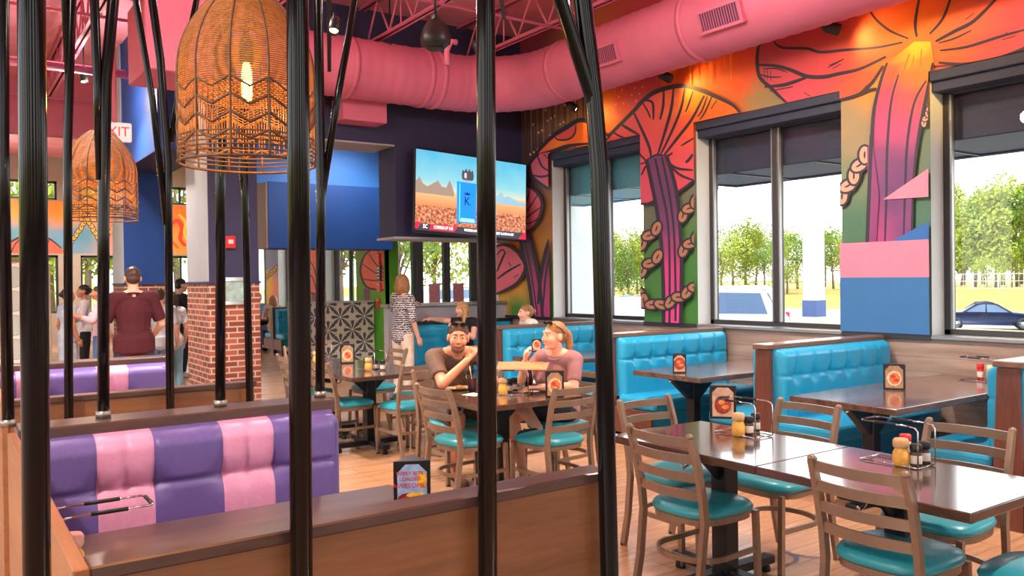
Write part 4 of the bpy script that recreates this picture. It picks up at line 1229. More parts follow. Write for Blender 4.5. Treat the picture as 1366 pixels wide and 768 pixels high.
# trees
def tree(label, loc, h, cr, kind, mat='leaf', group='trees beyond the road'):
    rnd = random.Random(label + str(loc))
    t = thing('roadside_tree', label, 'tree', loc, rnd.random() * 6, group)
    b = MB(); lean = rnd.uniform(-.04, .04)
    tr = [(0, 0, -.3), (h * lean, 0, h * .35), (h * lean * 1.6, h * .02, h * .8)]
    b.tube(tr, [h * .022, h * .015, h * .005], 8)
    lobes = []; cr *= .8
    nl = 9 if kind == 'broad' else 11
    for k in range(nl):
        a = rnd.uniform(0, 2 * PI)
        zz = h * (rnd.uniform(.32, .92) if kind == 'broad' else .25 + .72 * k / nl)
        rr = cr * (rnd.uniform(.1, .75) if kind == 'broad' else rnd.uniform(.1, .5))
        c = Vector((rr * math.cos(a) + h * lean, rr * math.sin(a), zz)); lobes.append(c)
        b.tube([(h * lean * .8, 0, h * .25 + .2 * k / nl * h), (c.x * .6, c.y * .6, c.z * .85), c], [h * .008, h * .005, h * .002], 6)
    b.build('trunk', M['bark'], t)
    f = MB(); vs = []; fs = []
    for c in lobes:
        R0 = cr * rnd.uniform(.34, .55)
        for q in range(240):
            d = Vector((rnd.gauss(0, 1), rnd.gauss(0, 1), rnd.gauss(0, .8))).normalized() * R0 * rnd.random() ** .4
            p = c + d; s = h * .016 * rnd.uniform(.7, 1.6)
            u = Vector((rnd.gauss(0, 1), rnd.gauss(0, 1), rnd.gauss(0, 1))).normalized(); w_ = u.orthogonal().normalized()
            o = len(vs); vs += [p - u * s, p + w_ * s * .55, p + u * s, p - w_ * s * .55]; fs.append((o, o + 1, o + 2, o + 3))
    f.add(vs, fs); f.build('crown', M[mat], t, recalc=False)
    return t
TR = [
 (1270, 92, 9.5, 3.4, 'pine', 'leaf2', 'pale thin tree at the left edge of the right-hand window'), (1300, 96, 11, 3.8, 'pine', 'leaf', 'tall thin tree in the left part of the right-hand window'), (1330, 90, 12, 4.0, 'pine', 'leaf2', 'tallest pale tree in the right-hand window'), (1358, 95, 11.5, 4.2, 'pine', 'leaf', 'tall tree at the right edge of the right-hand window'), (1395, 92, 11, 4, 'pine', 'leaf2', 'tall tree just beyond the right edge of the photo'),
 (1318, 88, 4.0, 3.0, 'broad', 'leaf2', 'low yellow-green bush under the trees in the right-hand window'), (1350, 89, 4.2, 3, 'broad', 'leaf2', 'low bush at the right under the trees in the right-hand window'),
 (962, 92, 7.2, 4.2, 'broad', 'leaf2', 'round tree at the left of the middle window'), (995, 94, 8.5, 3.6, 'pine', 'leaf2', 'taller feathery tree in the left pane of the middle window'), (1020, 98, 6.5, 3.6, 'broad', 'leaf', 'tree behind the bar of the middle window'), (1050, 92, 5.6, 3.4, 'broad', 'leaf2', 'tree left of the white pylon'), (1064, 100, 7, 3.4, 'broad', 'leaf', 'darker tree just left of the white pylon'), (1112, 96, 6.8, 3.4, 'broad', 'leaf', 'tree right of the white pylon'), (1130, 90, 6, 3.2, 'broad', 'leaf2', 'tree at the right end of the middle window'),
 (818, 88, 8.0, 4.4, 'broad', 'leaf2', 'pale tree seen left of the rightmost foreground pole'), (838, 84, 7.6, 4.2, 'broad', 'leaf', 'green tree in the right pane of the window behind the woman'), (856, 90, 8.5, 4.4, 'broad', 'leaf2', 'yellow tree at the right end of the window behind the woman'), (778, 96, 6, 4, 'broad', 'leaf2', 'pale tree at the left of the window behind the woman'),
]
for px, d, h, cr, kd, mt, lb in TR:
    p = atD(px, 380, d); tree(lb, (p.x, p.y, gz(p.x)), h, cr, kd, mt)
for k, px in enumerate((1255, 1284, 1312, 1338, 1362, 1385, 948, 978, 1008, 1036, 1100, 1122, 800, 828, 850)):
    d = 106 + (k * 7) % 16; p = atD(px, 380, d); tree('tree in the rear row of the pale wood beyond the road', (p.x, p.y, gz(p.x)), (12.5 if px > 1200 else 8.0) + (k * 5 % 7) * .3, 4.6, 'broad' if px < 1200 else 'pine', 'leaf2' if k % 2 else 'leaf')
for px, d, h, cr, kd, mt, lb in ((535, 34, 6, 3, 'broad', 'leaf', 'green tree outside the lobby beside the doors'), (582, 44, 6.5, 3.4, 'broad', 'leaf2', 'yellow-green tree seen through the left lobby door'), (655, 40, 5, 2.6, 'broad', 'leaf2', 'tree outside to the right of the lobby doors'), (455, 40, 7, 3.4, 'broad', 'leaf', 'tree outside the far window above the tiled partition'), (400, 46, 6, 3, 'broad', 'leaf2', 'tree outside the farthest window')):
    p = atD(px, 380, d); tree(lb, (p.x, p.y, -.12), h, cr, kd, mt, 'trees outside the far windows')
for px, d, h, cr, lb in ((20, 40, 8, 4.5, 'leafy tree outside the far windows behind the circle-patterned screen'), (70, 42, 8, 4.5, 'leafy tree outside the far windows right of the thickest pole'), (115, 40, 9, 5, 'leafy tree outside behind the woman in the white blouse'), (170, 42, 8, 4.5, 'leafy tree outside behind the man in maroon'), (240, 40, 9, 5, 'leafy tree outside between the two pillars')):
    p = atD(px, 380, d); tree(lb, (p.x, p.y, -.1), h, cr, 'broad', 'leaf2', 'trees outside the far windows')

# cars
def car(label, loc, rz, L, W, H, paint, kind, group=None):
    t = thing('parked_car', label, 'car', loc, rz, group)
    gl = bpy.data.materials.get('car_glass') or plain('car_glass', (84, 108, 140), .15, var=0)
    hl = L / 2
    if kind == 'suv':
        side = [(-hl, .35), (-hl, .95), (-hl + .1, 1.05), (-hl + .15, 1.1), (-hl + .35, H - .08), (-hl + .6, H), (.5, H), (.75, H - .04), (1.25, 1.08), (hl - .35, .98), (hl - .05, .8), (hl, .6), (hl, .35)]
        win = [[(-hl + .35, 1.1), (-hl + .55, H - .12), (-.75, H - .1), (-.75, 1.1)], [(-.68, 1.1), (-.68, H - .1), (.15, H - .1), (.15, 1.1)], [(.22, 1.1), (.22, H - .1), (.6, H - .12), (1.12, 1.1)]]
    else:
        side = [(-hl, .3), (-hl, .75), (-hl + .15, .88), (-1.2, .92), (-.55, H - .03), (-.1, H), (.35, H - .04), (1.0, .9), (hl - .4, .8), (hl - .05, .62), (hl, .3)]
        win = [[(-1.1, .93), (-.55, H - .09), (-.18, H - .06), (-.18, .92)], [(-.12, .92), (-.12, H - .06), (.3, H - .09), (.86, .91)]]
    b = MB(); b.prism([(x, z) for x, z in side], -W / 2, W / 2, 'Y')
    bm = bmesh.new(); me = bpy.data.meshes.new('tmp'); me.from_pydata([tuple(v) for v in b.v], [], b.f); bm.from_mesh(me)
    bmesh.ops.remove_doubles(bm, verts=bm.verts, dist=.001)
    for v in bm.verts:
        if v.co.z > 1.0 if kind == 'suv' else v.co.z > .9: v.co.y *= 1 - .16 * (v.co.z - .9) / max(.1, H - .9)
    bmesh.ops.bevel(bm, geom=[e for e in bm.edges if len(e.link_faces) == 2 and e.calc_face_angle(0) > .9], offset=.07, segments=3, affect='EDGES')
    b2 = MB(); bm.verts.index_update(); b2.add([v.co.copy() for v in bm.verts], [[v.index for v in f.verts] for f in bm.faces], smooth=True)
    bm.free(); bpy.data.meshes.remove(me)
    b2.build('car_body', paint, t)
    for s in (-1, 1):
        for w_ in win:
            g = MB(); 
            def yy(z): return s * (W / 2 * (1 - .16 * max(0, z - .9) / max(.1, H - .9)) + .006)
            v = [(x, yy(z), z) for x, z in w_] + [(x, yy(z) - s * .03, z) for x, z in w_]; m = len(w_)
            g.add(v, [list(range(m)), list(range(m, 2 * m))[::-1]] + [[i, (i + 1) % m, (i + 1) % m + m, i + m] for i in range(m)]); g.build('side_window', gl, t)
        for wx in (-hl + .85, hl - .9):
            g = MB(); g.lathe([(.0, -.1), (.3, -.1), (.34, -.06), (.34, .06), (.3, .1), (.0, .1)], (0, 0, 0), 24, mtx=Matrix.Translation((wx, s * (W / 2 - .08), .34)) @ Matrix.Rotation(PI / 2, 4, 'X')); wh = g.build('wheel', M['black'], t)
            g = MB(); g.lathe([(.0, 0), (.2, 0), (.22, .01), (.0, .03)], (0, 0, 0), 16, mtx=Matrix.Translation((wx, s * (W / 2 + .022), .34)) @ Matrix.Rotation(-s * PI / 2, 4, 'X')); g.build('hub', M['chrome'], wh)
        g = MB(); g.box((hl - .06, s * W * .36, .68), (.14, .34, .14), .04); g.build('headlight', M['chrome'], t)
        g = MB(); g.box((-hl + .05, s * W * .41, .95), (.12, .16, .3 if kind == 'suv' else .14), .03); g.build('tail_light', bpy.data.materials.get('tail_red') or plain('tail_red', (200, 30, 50), .3, var=0), t)
    return t
white = plain('white_car_paint', (244, 246, 248), .3, var=0, coat=.4); navy = plain('dark_blue_car_paint', (34, 48, 84), .3, var=0, coat=.4); sky_b = plain('blue_car_paint', (110, 140, 190), .3, var=0, coat=.4)
p = atD(985, 405, 24); car('white SUV parked outside the middle window', (p.x - 1, p.y + .6, gz(p.x)), math.radians(120), 4.8, 1.9, 1.78, white, 'suv')
p = atD(1319, 420, 42); car('dark blue coupe on the road outside the right-hand window', (p.x, p.y, gz(p.x)), math.radians(-62), 4.7, 1.9, 1.36, navy, 'coupe')
p = atD(845, 420, 33); car('pale silver car parked outside the window behind the seated woman', (p.x, p.y, gz(p.x)), math.radians(200), 4.5, 1.85, 1.5, plain('silver_car_paint', (196, 206, 222), .3, var=0, coat=.4), 'coupe')
p = atD(850, 405, 42); car('pale blue car parked beyond the silver car', (p.x + 1, p.y + 1, gz(p.x)), math.radians(190), 4.5, 1.85, 1.55, sky_b, 'coupe')
p = atD(608, 395, 30); car('white car parked outside the lobby doors', (p.x, p.y, -.12), math.radians(10), 4.5, 1.85, 1.5, white, 'suv')
# ------------------------------------------------------------------ fixtures and small things
def emit(name, rgb, s):
    t = NT(name); t.base(lin(rgb)); t.set(.5, emit=lin(rgb), estr=s); return t.m
M['bulb'] = emit('glowing_bulb', (255, 170, 60), 40)
M['rattan'] = plain('rattan_cane', (150, 98, 54), .6, var=.25, vscale=40)
M['rattan_dark'] = plain('dark_rattan_cane', (96, 66, 44), .6, var=.2, vscale=40)

def pendant(label, x, y, zb, D, Hh):
    t = thing('rattan_pendant', label, 'pendant lamp', (x, y, zb), 0, 'rattan pendant lamps')
    R = D / 2
    def prof(s):    # s 0 bottom .. 1 top
        if s < .5: return R * (1 + .0 * s)
        q = (s - .5) / .5
        return R * max(.12, math.cos(q * PI / 2 * .93) ** .62)
    b = MB(); n = 72
    def ring(s, r, off=0, amp=0, lobes=12):
        pts = []
        for k in range(n):
            a = 2 * PI * k / n
            ss = s + amp * (abs(((a / (2 * PI) * lobes) % 1) * 2 - 1) - .5)
            rr = prof(ss) + off
            pts.append((rr * math.cos(a), rr * math.sin(a), ss * Hh))
        b.tube(pts, r, 5, closed=True)
    s = .40
    while s < .99:
        ring(s, .0023); s += .0118
    b.build('woven_dome', M['rattan'], t)
    b = MB()
    for s, amp in ((.395, .055), (.30, .055), (.205, .055), (.115, .05)): 
        ring(s, .0042, .001, amp); 
    b.build('zigzag_band', M['rattan_dark'], t)
    b = MB()
    for s in (.0, .035, .06, .085, .11, .135): ring(s, .0028 if s else .005)
    b.build('rim_wire', M['rattan_dark'], t)
    b = MB()
    for k in range(150):
        a = 2 * PI * k / 150; e = .055 * (abs(((a / (2 * PI) * 12) % 1) * 2 - 1) - .5)
        z0, z1 = (.205 + e), (.30 + e)
        b.tube([(prof(z0) * math.cos(a), prof(z0) * math.sin(a), z0 * Hh), (prof(z1) * math.cos(a), prof(z1) * math.sin(a), z1 * Hh)], .0021, 4)
        if k % 2 == 0:
            z0, z1 = .115 + e, .205 + e
            b.tube([(prof(z0) * math.cos(a), prof(z0) * math.sin(a), z0 * Hh), (prof(z1) * math.cos(a), prof(z1) * math.sin(a), z1 * Hh)], .0018, 4)
            z0, z1 = .30 + e, .395 + e
            b.tube([(prof(z0) * math.cos(a), prof(z0) * math.sin(a), z0 * Hh), (prof(z1) * math.cos(a), prof(z1) * math.sin(a), z1 * Hh)], .0018, 4)
    s = .31
    while s < .39: ring(s, .0016, -.003, .05); s += .016
    o = b.build('upright_cane', M['rattan'], t)
    b = MB()
    for k in range(12):
        a = 2 * PI * k / 12
        pts = [(prof(q / 20) * math.cos(a) * 1.012, prof(q / 20) * math.sin(a) * 1.012, q / 20 * Hh) for q in range(21)]
        b.tube(pts, .0036, 6)
    b.build('rib', M['rattan_dark'], t)
    b = MB(); b.lathe([(.022, .0), (.024, .06), (.012, .09), (.006, .1)], (0, 0, Hh * .58), 14); so = b.build('socket', M['black'], t)
    b = MB(); b.tube([(0, 0, Hh * .6), (0, 0, 5.12 - zb)], .005, 8); b.build('cord', M['black'], t)
    b = MB(); b.lathe([(.004, -.125), (.014, -.12), (.017, -.1), (.017, -.03), (.011, -.0)], (0, 0, Hh * .58), 14); b.build('bulb', M['bulb'], so)
    b = MB(); b.lathe([(.05, 0), (.045, .025)], (0, 0, 5.12 - zb), 16); b.build('ceiling_rose', M['black'], t)
    lamp('POINT', 'pendant_bulb_light', (x, y, zb + Hh * .58 - .19), 6.5, (1, .5, .13), .03)
    return t
pp = atD(331, 215, 2.75); pendant('large rattan pendant lamp glowing over the near purple booth', pp.x, pp.y, 1.995, .435, .575)
pq = atD(136, 288, 5.4); pendant('smaller-looking rattan pendant lamp over the second purple booth', pq.x, pq.y, 2.03, .43, .575)

# television
TVL = [onY(553.5, 306, 9.66), onY(701, 319.5, 9.6), onY(706, 215, 9.66), onY(557, 198.5, 9.72)]
t = thing('television', 'large flat television showing a blue perfume bottle in a desert', 'television', (0, 0, 0))
o3 = TVL[0]; ux = (TVL[1] - TVL[0]); wv = ux.length; ux.normalize(); vz = TVL[3] - TVL[0]; vz = (vz - ux * vz.dot(ux)); hv = vz.length; vz.normalize(); nz_ = ux.cross(vz)   # towards the room
MT = Matrix(((ux.x, vz.x, nz_.x, o3.x), (ux.y, vz.y, nz_.y, o3.y), (ux.z, vz.z, nz_.z, o3.z), (0, 0, 0, 1)))
t.matrix_world = MT
b = MB(); b.box2((-.025, -.03, -.06), (wv + .025, hv + .025, 0), .008); b.build('casing', M['black'], t)
b = MB(); b.box2((wv / 2 - .2, hv / 2 - .25, -.2), (wv / 2 + .2, hv / 2 + .15, -.06), .01); b.build('wall_mount', M['black_metal'], t)
TV_E = .8
def tvm(name, rgb, s=TV_E): return emit('tv_' + name, rgb, s)
def tv_sky():
    k = NT('tv_sky'); s = k.xyz(k.coords()); f = k.math('DIVIDE', s[1], hv); 
    c = k.ramp(f, [(.5, lin((226, 214, 180))), (.64, lin((130, 206, 220))), (.95, lin((30, 176, 216)))])
    nz = k.noise(k.coords(), 3, 4); c = k.mix(k.math('MULTIPLY', nz, .3), c, lin((214, 232, 230)))
    k.base((0, 0, 0, 1)); k.set(.2); k.l(c, k.b.inputs['Emission Color']); k.b.inputs['Emission Strength'].default_value = TV_E; return k.m
def tv_ground():
    k = NT('tv_desert'); s = k.xyz(k.coords()); nz = k.noise(k.coords(), 26, 5, .7); f = k.math('DIVIDE', s[1], hv)
    rough = k.ramp(nz, [(.36, lin((90, 50, 40))), (.5, lin((214, 120, 84))), (.64, lin((250, 190, 150)))])
    smooth = k.ramp(f, [(.3, lin((226, 140, 90))), (.5, lin((244, 196, 140)))])
    m_ = k.math('GREATER_THAN', f, .31)
    c = k.mix(m_, rough, smooth); k.base((0, 0, 0, 1)); k.set(.2); k.l(c, k.b.inputs['Emission Color']); k.b.inputs['Emission Strength'].default_value = TV_E; return k.m
def quad(name, mat, pts, z, par=None):
    b = MB(); P_ = [(x * wv, y * hv) for x, y in pts]; b.prism(P_, z, z + .0008, 'Z'); return b.build(name, mat, par or t)
scr = quad('screen_sky', tv_sky(), [(0, .45), (1, .45), (1, 1), (0, 1)], .001)
quad('screen_desert', tv_ground(), [(0, 0), (1, 0), (1, .52), (.78, .5), (.5, .52), (.2, .5), (0, .52)], .002)
rk = tvm('rocks', (138, 124, 112), .8)
quad('screen_rocks', rk, [(0, .46), (.0, .6), (.03, .66), (.06, .58), (.1, .55), (.15, .6), (.19, .64), (.22, .57), (.26, .56), (.29, .66), (.31, .6), (.33, .5), (.33, .46)], .003)
quad('screen_rocks', tvm('blue_rocks', (120, 160, 176), 1.0), [(.68, .47), (.7, .56), (.72, .52), (.76, .6), (.79, .53), (.83, .55), (.88, .52), (.95, .49), (1, .48), (1, .44), (.68, .44)], .003)
quad('screen_bottle', tvm('bottle', (16, 104, 214), 1.5), [(.355, .14), (.53, .14), (.53, .66), (.355, .66)], .004)
quad('screen_bottle_edge', tvm('bottle_light', (70, 160, 244), 1.5), [(.375, .16), (.385, .16), (.385, .64), (.375, .64)], .005)
quad('screen_bottle_base', tvm('bottle_base', (120, 190, 250), 1.5), [(.385, .155), (.52, .155), (.51, .2), (.395, .2)], .005)
quad('screen_bottle_neck', tvm('neck', (150, 150, 160)), [(.43, .66), (.465, .66), (.465, .69), (.43, .69)], .005)
quad('screen_bottle_cap', tvm('cap', (70, 70, 84)), [(.4, .7), (.41, .69), (.485, .69), (.5, .7), (.505, .76), (.495, .83), (.48, .8), (.465, .84), (.45, .8), (.435, .84), (.42, .8), (.405, .82), (.395, .76)], .005)
quad('screen_bottle_cap_light', tvm('cap_light', (190, 190, 200)), [(.42, .72), (.44, .71), (.44, .78), (.42, .78)], .006)
quad('screen_pink_box', tvm('pinkbox', (236, 150, 140)), [(.565, .19), (.68, .19), (.68, .64), (.565, .64)], .0045)
quad('screen_bar', tvm('bar', (52, 50, 64), .9), [(0, 0), (1, 0), (1, .085), (0, .085)], .004)
quad('screen_red_flag', tvm('red', (226, 30, 60)), [(.12, .015), (.335, .015), (.365, .085), (.135, .085)], .005)
quad('screen_red_corner', bpy.data.materials['tv_red'], [(0, .02), (.02, .02), (.05, .1), (0, .1)], .005)
quad('screen_red_corner', bpy.data.materials['tv_red'], [(.93, 0), (1, 0), (1, .11), (.985, .09)], .005)
WH = tvm('white', (250, 250, 250), 1.6); DK = tvm('dark', (10, 24, 60), .4)
def tvt(s, size, x, y, m, z=.0065, sx=1): return text_mesh(s, size, Matrix.Translation((x * wv, y * hv, z)), m, 'screen_text', t, .0004, sx=sx)
tvt('K', .17, .447, .415, DK, .0065, .9); quad('screen_crown', DK, [(.425, .5), (.47, .5), (.475, .535), (.46, .515), (.4475, .54), (.435, .515), (.42, .535)], .0065)
tvt('COMING UP 1:00', .062, .24, .05, WH, sx=.62); tvt('SC', .075, .085, .05, WH, sx=.8); tvt('WOODEN AWARD', .05, .5, .05, WH, sx=.62); tvt('BEST PLAYER IN OBT', .05, .8, .046, WH, sx=.62)

# exit sign
e = atD(153, 176, 9.1)
t = thing('exit_sign', 'white hanging exit sign with red letters behind the small pendant lamp', 'exit sign', e, math.radians(-6))
b = MB(); b.box((0, 0, 0), (.34, .05, .21), .012); b.build('sign_box', plain('white_sign_plastic', (226, 214, 214), .5, emit=(255, 240, 240), estr=.25), t)
text_mesh('EXIT', .15, Matrix.Translation((0, -.027, 0)) @ Matrix.Rotation(PI / 2, 4, 'X'), emit('exit_red', (236, 30, 40), 1.2), 'exit_lettering', t, sx=.95)
b = MB(); b.tube([(0, 0, .1), (0, 0, 4.6 - e.z)], .025, 8); b.build('stem', M['pink'], t)

# track spot heads
def spot(label, loc, target, power, col, size=.03, angle=50, blend=.6, stem=None, rad=.045):
    loc = Vector(loc); d = (Vector(target) - loc).normalized(); q = d.to_track_quat('-Z', 'Y')
    t = thing('track_spotlight', label, 'spotlight', loc, 0, 'black track spotlights')
    m4 = q.to_matrix().to_4x4()
    b = MB(); b.lathe([(.0, .1), (rad * .8, .1), (rad, .06), (rad, -.06), (rad * .93, -.06), (rad * .85, -.03), (.0, -.03)], n=18, mtx=m4); b.build('lamp_housing', M['black'], t)
    b = MB(); b.lathe([(.0, -.034), (rad * .82, -.034), (rad * .82, -.031), (0, -.031)], n=18, mtx=m4); b.build('lens', emit('spot_lens', (255, 196, 130), 14), t)
    top = stem if stem else ZC
    b = MB(); b.tube([(0, 0, .05), (0, 0, top - loc.z)], .009, 8); b.build('stem', M['black'], t)
    l = lamp('SPOT', 'spot_lamp', loc + d * .075, power, col, size, target, spot_size=math.radians(angle), spot_blend=blend)
    return t
ORG = (1.0, .42, .10); WRM = (1.0, .9, .8)
def wpt(px, py): return onX(px, py, XW)
spot('spotlight over the yellow heart of the biggest mushroom', (5.75, 1.55, 3.9), wpt(1228, 62), 300, (1, .56, .12), .03, 40, .9, 4.6)
spot('spotlight over the couple\'s table', (3.1, 3.7, 4.5), (3.45, 5.35, .9), 420, ORG, .05, 26, .7)
spot('spotlight over the end of the near half wall', (.9, 1.2, 4.5), (.5, 2.1, 1.0), 130, ORG, .05, 30, .8)
spot('spotlight over the second half wall', (1.2, 3.6, 4.5), (.9, 4.7, 1.0), 130, ORG, .05, 34, .8)
p = atD(446, 36, 7.0); spot('lit spotlight on the black track in front of the duct', p, p + Vector((-.35, -.5, -1)), 150, WRM, .04, 70, .6, p.z + .12)
p = atD(641, 66, 8.0); spot('spotlight beside the tall pole in front of the duct', p, p + Vector((.3, -.3, -1)), 120, WRM, .04, 70, .6, 4.6, .06)
p = onX(890, 103, 6.85); spot('small spotlight below the duct left of the middle window', p, p + Vector((.35, -.5, -.35)), 9, (1, .5, .12), .03, 130, .9, p.z + .14, .055)
p = onX(1112, 38, 6.85); spot('small spotlight below the duct above the middle window', p, p + Vector((.35, -.6, -.3)), 8, (1, .5, .14), .03, 130, .9, p.z + .14, .055)
p = onX(765, 143, 6.85); spot('small spotlight below the duct by the dark painted corner', p, p + Vector((.35, -.5, -.5)), 7, (1, .52, .16), .03, 130, .9, p.z + .14, .05)
for i, (x, y, tx, ty, lb) in enumerate(((4.6, 1.0, 4.2, 2.0, 'added fill spotlight above the long brown table'), (2.2, 7.0, 2.6, 7.6, 'added fill spotlight above the empty tables'), (4.7, 4.6, 6.0, 5.2, 'added fill spotlight above the window booths'), (.2, 6.2, .6, 7, 'added fill spotlight above the far purple bench'), (1.6, 12.0, 1.8, 11.4, 'added fill spotlight above the standing group'), (4.6, 9.2, 4.8, 9.9, 'added fill spotlight above the standing woman'), (-1.6, 2, -1, 3, 'added fill spotlight at the left of the room'), (4.6, 12.0, 5.6, 13.9, 'added fill spotlight aimed at the blue header'), (5.9, 12.6, 5.8, 14.3, 'added fill spotlight in the lobby above the tiled partition'), (.8, 23.0, 1.5, 26, 'added fill spotlight in front of the far orange painting'), (4.6, 22.5, 5.5, 26, 'added fill spotlight before the far painting, seen between the pillars'))):  # fill lamps added to brighten the room, header, partition and far painting
    spot(lb, (x, y, 4.3), (tx, ty, 0.5), 50 if 'blue header' in lb else (170 if 'lobby' in lb else 380), WRM, .08, 120, .8)
    lamp('POINT', 'ceiling_fill_light', (x + .1, y, 4.1), 14 if 'blue header' in lb or 'lobby' in lb else 50, (1, .88, .78), .12)  # bare point light added near each fill lamp to brighten the ceiling
# track rails
for p0, p1, lb in (((2.45, 5.9), (3.6, 8.7), 'black lighting track in front of the duct'), ((4.0, 6.0), (5.2, 7.6), 'black lighting track beside the tall pole')):
    b = MB(); b.bar([(p0[0], p0[1], 4.5), (p1[0], p1[1], 4.5)], .04, .04); tag(b.build('lighting_track', M['black']), lb, 'track')
bpy.data.objects['lighting_track'].location = (0, 0, -.55)

# hanging speaker
p = atD(581, 46, 7.4)
t = thing('pendant_speaker', 'black loudspeaker hanging from the pink joists', 'loudspeaker', p, math.radians(20))
b = MB(); b.lathe([(.0, -.13), (.09, -.125), (.135, -.09), (.14, -.03), (.11, .07), (.07, .12), (.0, .13)], n=6); b.build('speaker_cabinet', M['black'], t)
b = MB(); b.lathe([(.0, -.134), (.08, -.131), (.0, -.126)], n=20); b.build('grille', plain('speaker_grille', (44, 44, 48), .6), t)
b = MB(); b.tube([(0, 0, .1), (0, 0, 4.62 - p.z)], .012, 8); b.box((0, 0, .15), (.06, .06, .05), .01); b.build('hanger', M['black'], t)
b = MB(); q = atD(596, 80, 8.6); b.tube([(q.x, q.y, q.z - .05), (q.x, q.y, q.z + .1), (q.x + .05, q.y, q.z + .2), (q.x + .12, q.y, q.z + .2)], .03, 10); tag(b.build('pipe_elbow', M['pink']), 'pink bent pipe above the duct right of the loudspeaker', 'pipe')

# alarm and framed notice on the brick pillar
p = onY(307, 323, 9.985)
t = thing('fire_alarm', 'red fire alarm on the navy face of the brick pillar', 'fire alarm', p)
b = MB(); b.box((0, -.015, 0), (.12, .03, .15), .008); b.build('alarm_body', plain('alarm_red', (196, 30, 40), .4, var=0), t)
b = MB(); b.box((0, -.034, .005), (.06, .012, .05), .004); b.build('strobe', M['white_paint'], t)
p = onY(311, 388, 9.975)
t = thing('picture_frame', 'silver framed notice on the brick pillar', 'picture frame', p)
b = MB()
for c, s in (((0, -.01, .14), (.34, .03, .05)), ((0, -.01, -.14), (.34, .03, .05)), ((.145, -.01, 0), (.05, .03, .28)), ((-.145, -.01, 0), (.05, .03, .28))): b.box(c, s, .004)
b.build('frame_moulding', M['chrome'], t)
b = MB(); b.box((0, -.006, 0), (.26, .01, .24)); b.build('notice', plain('notice_print', (150, 176, 170), .4, var=.3, vscale=14), t)
# devices on the green wall
for px, py, w_, h_, col, nm, lb, ct in ((506, 345, .12, .2, (206, 40, 60), 'strobe_alarm', 'red strobe alarm at the top of the far green wall', 'alarm'), (507, 364, .14, .3, (60, 50, 56), 'alarm_panel', 'dark slotted alarm panel on the painted mushroom of the far green wall', 'alarm panel'), (507, 383, .14, .18, (200, 60, 56), 'notice_plate', 'square red notice plate on the far green wall', 'sign'), (506, 404, .1, .18, (214, 50, 40), 'pull_station', 'red fire pull station low on the far green wall', 'fire alarm')):
    q = onX(px, py, XF - .002)
    t = thing(nm, lb, ct, q)
    b = MB(); b.box((-.02, 0, 0), (.04, w_, h_), .006); b.build('body', plain(nm + '_paint', col, .4, var=.05), t)
    b = MB()
    for k in range(4 if nm == 'alarm_panel' else 1): b.box((-.042, 0, h_ * .3 - k * h_ * .2), (.006, w_ * .6, h_ * .07))
    b.build('label_plate', M['white_paint'], t)

# tiled partition and circle patterned screen
t = thing('tiled_partition', 'partition tiled with black rosettes on cream below the far windows', 'partition', (5.14, 14.4, 0))
L = XF - 5.16
b = MB(); b.box2((.06, 0, .02), (L, .1, 1.22)); b.build('tiled_face', M['tile_flower'], t)
b = MB(); b.box2((0, -.01, 0), (.06, .11, 1.25), .004); b.build('end_post', M['cap_light'], t)
b = MB(); b.box2((0, -.015, 1.22), (L, .115, 1.255), .004); b.build('top_rail', M['white_paint'], t)
t = thing('patterned_screen', 'tall cream screen with grey spoked circles at the left edge', 'screen', (-1.6, 10.5, 0))
b = MB(); b.box2((0, 0, .02), (2.46, .1, 1.87)); b.build('screen_face', M['tile_circle'], t)
b = MB(); b.box2((2.46, -.01, 0), (2.63, .11, 1.85), .006); b.build('end_post', plain('olive_wood_post', (150, 138, 116), .5), t)
b = MB(); b.box2((0, -.012, 1.87), (2.46, .112, 1.9), .004); b.build('top_rail', M['cap_light'], t)

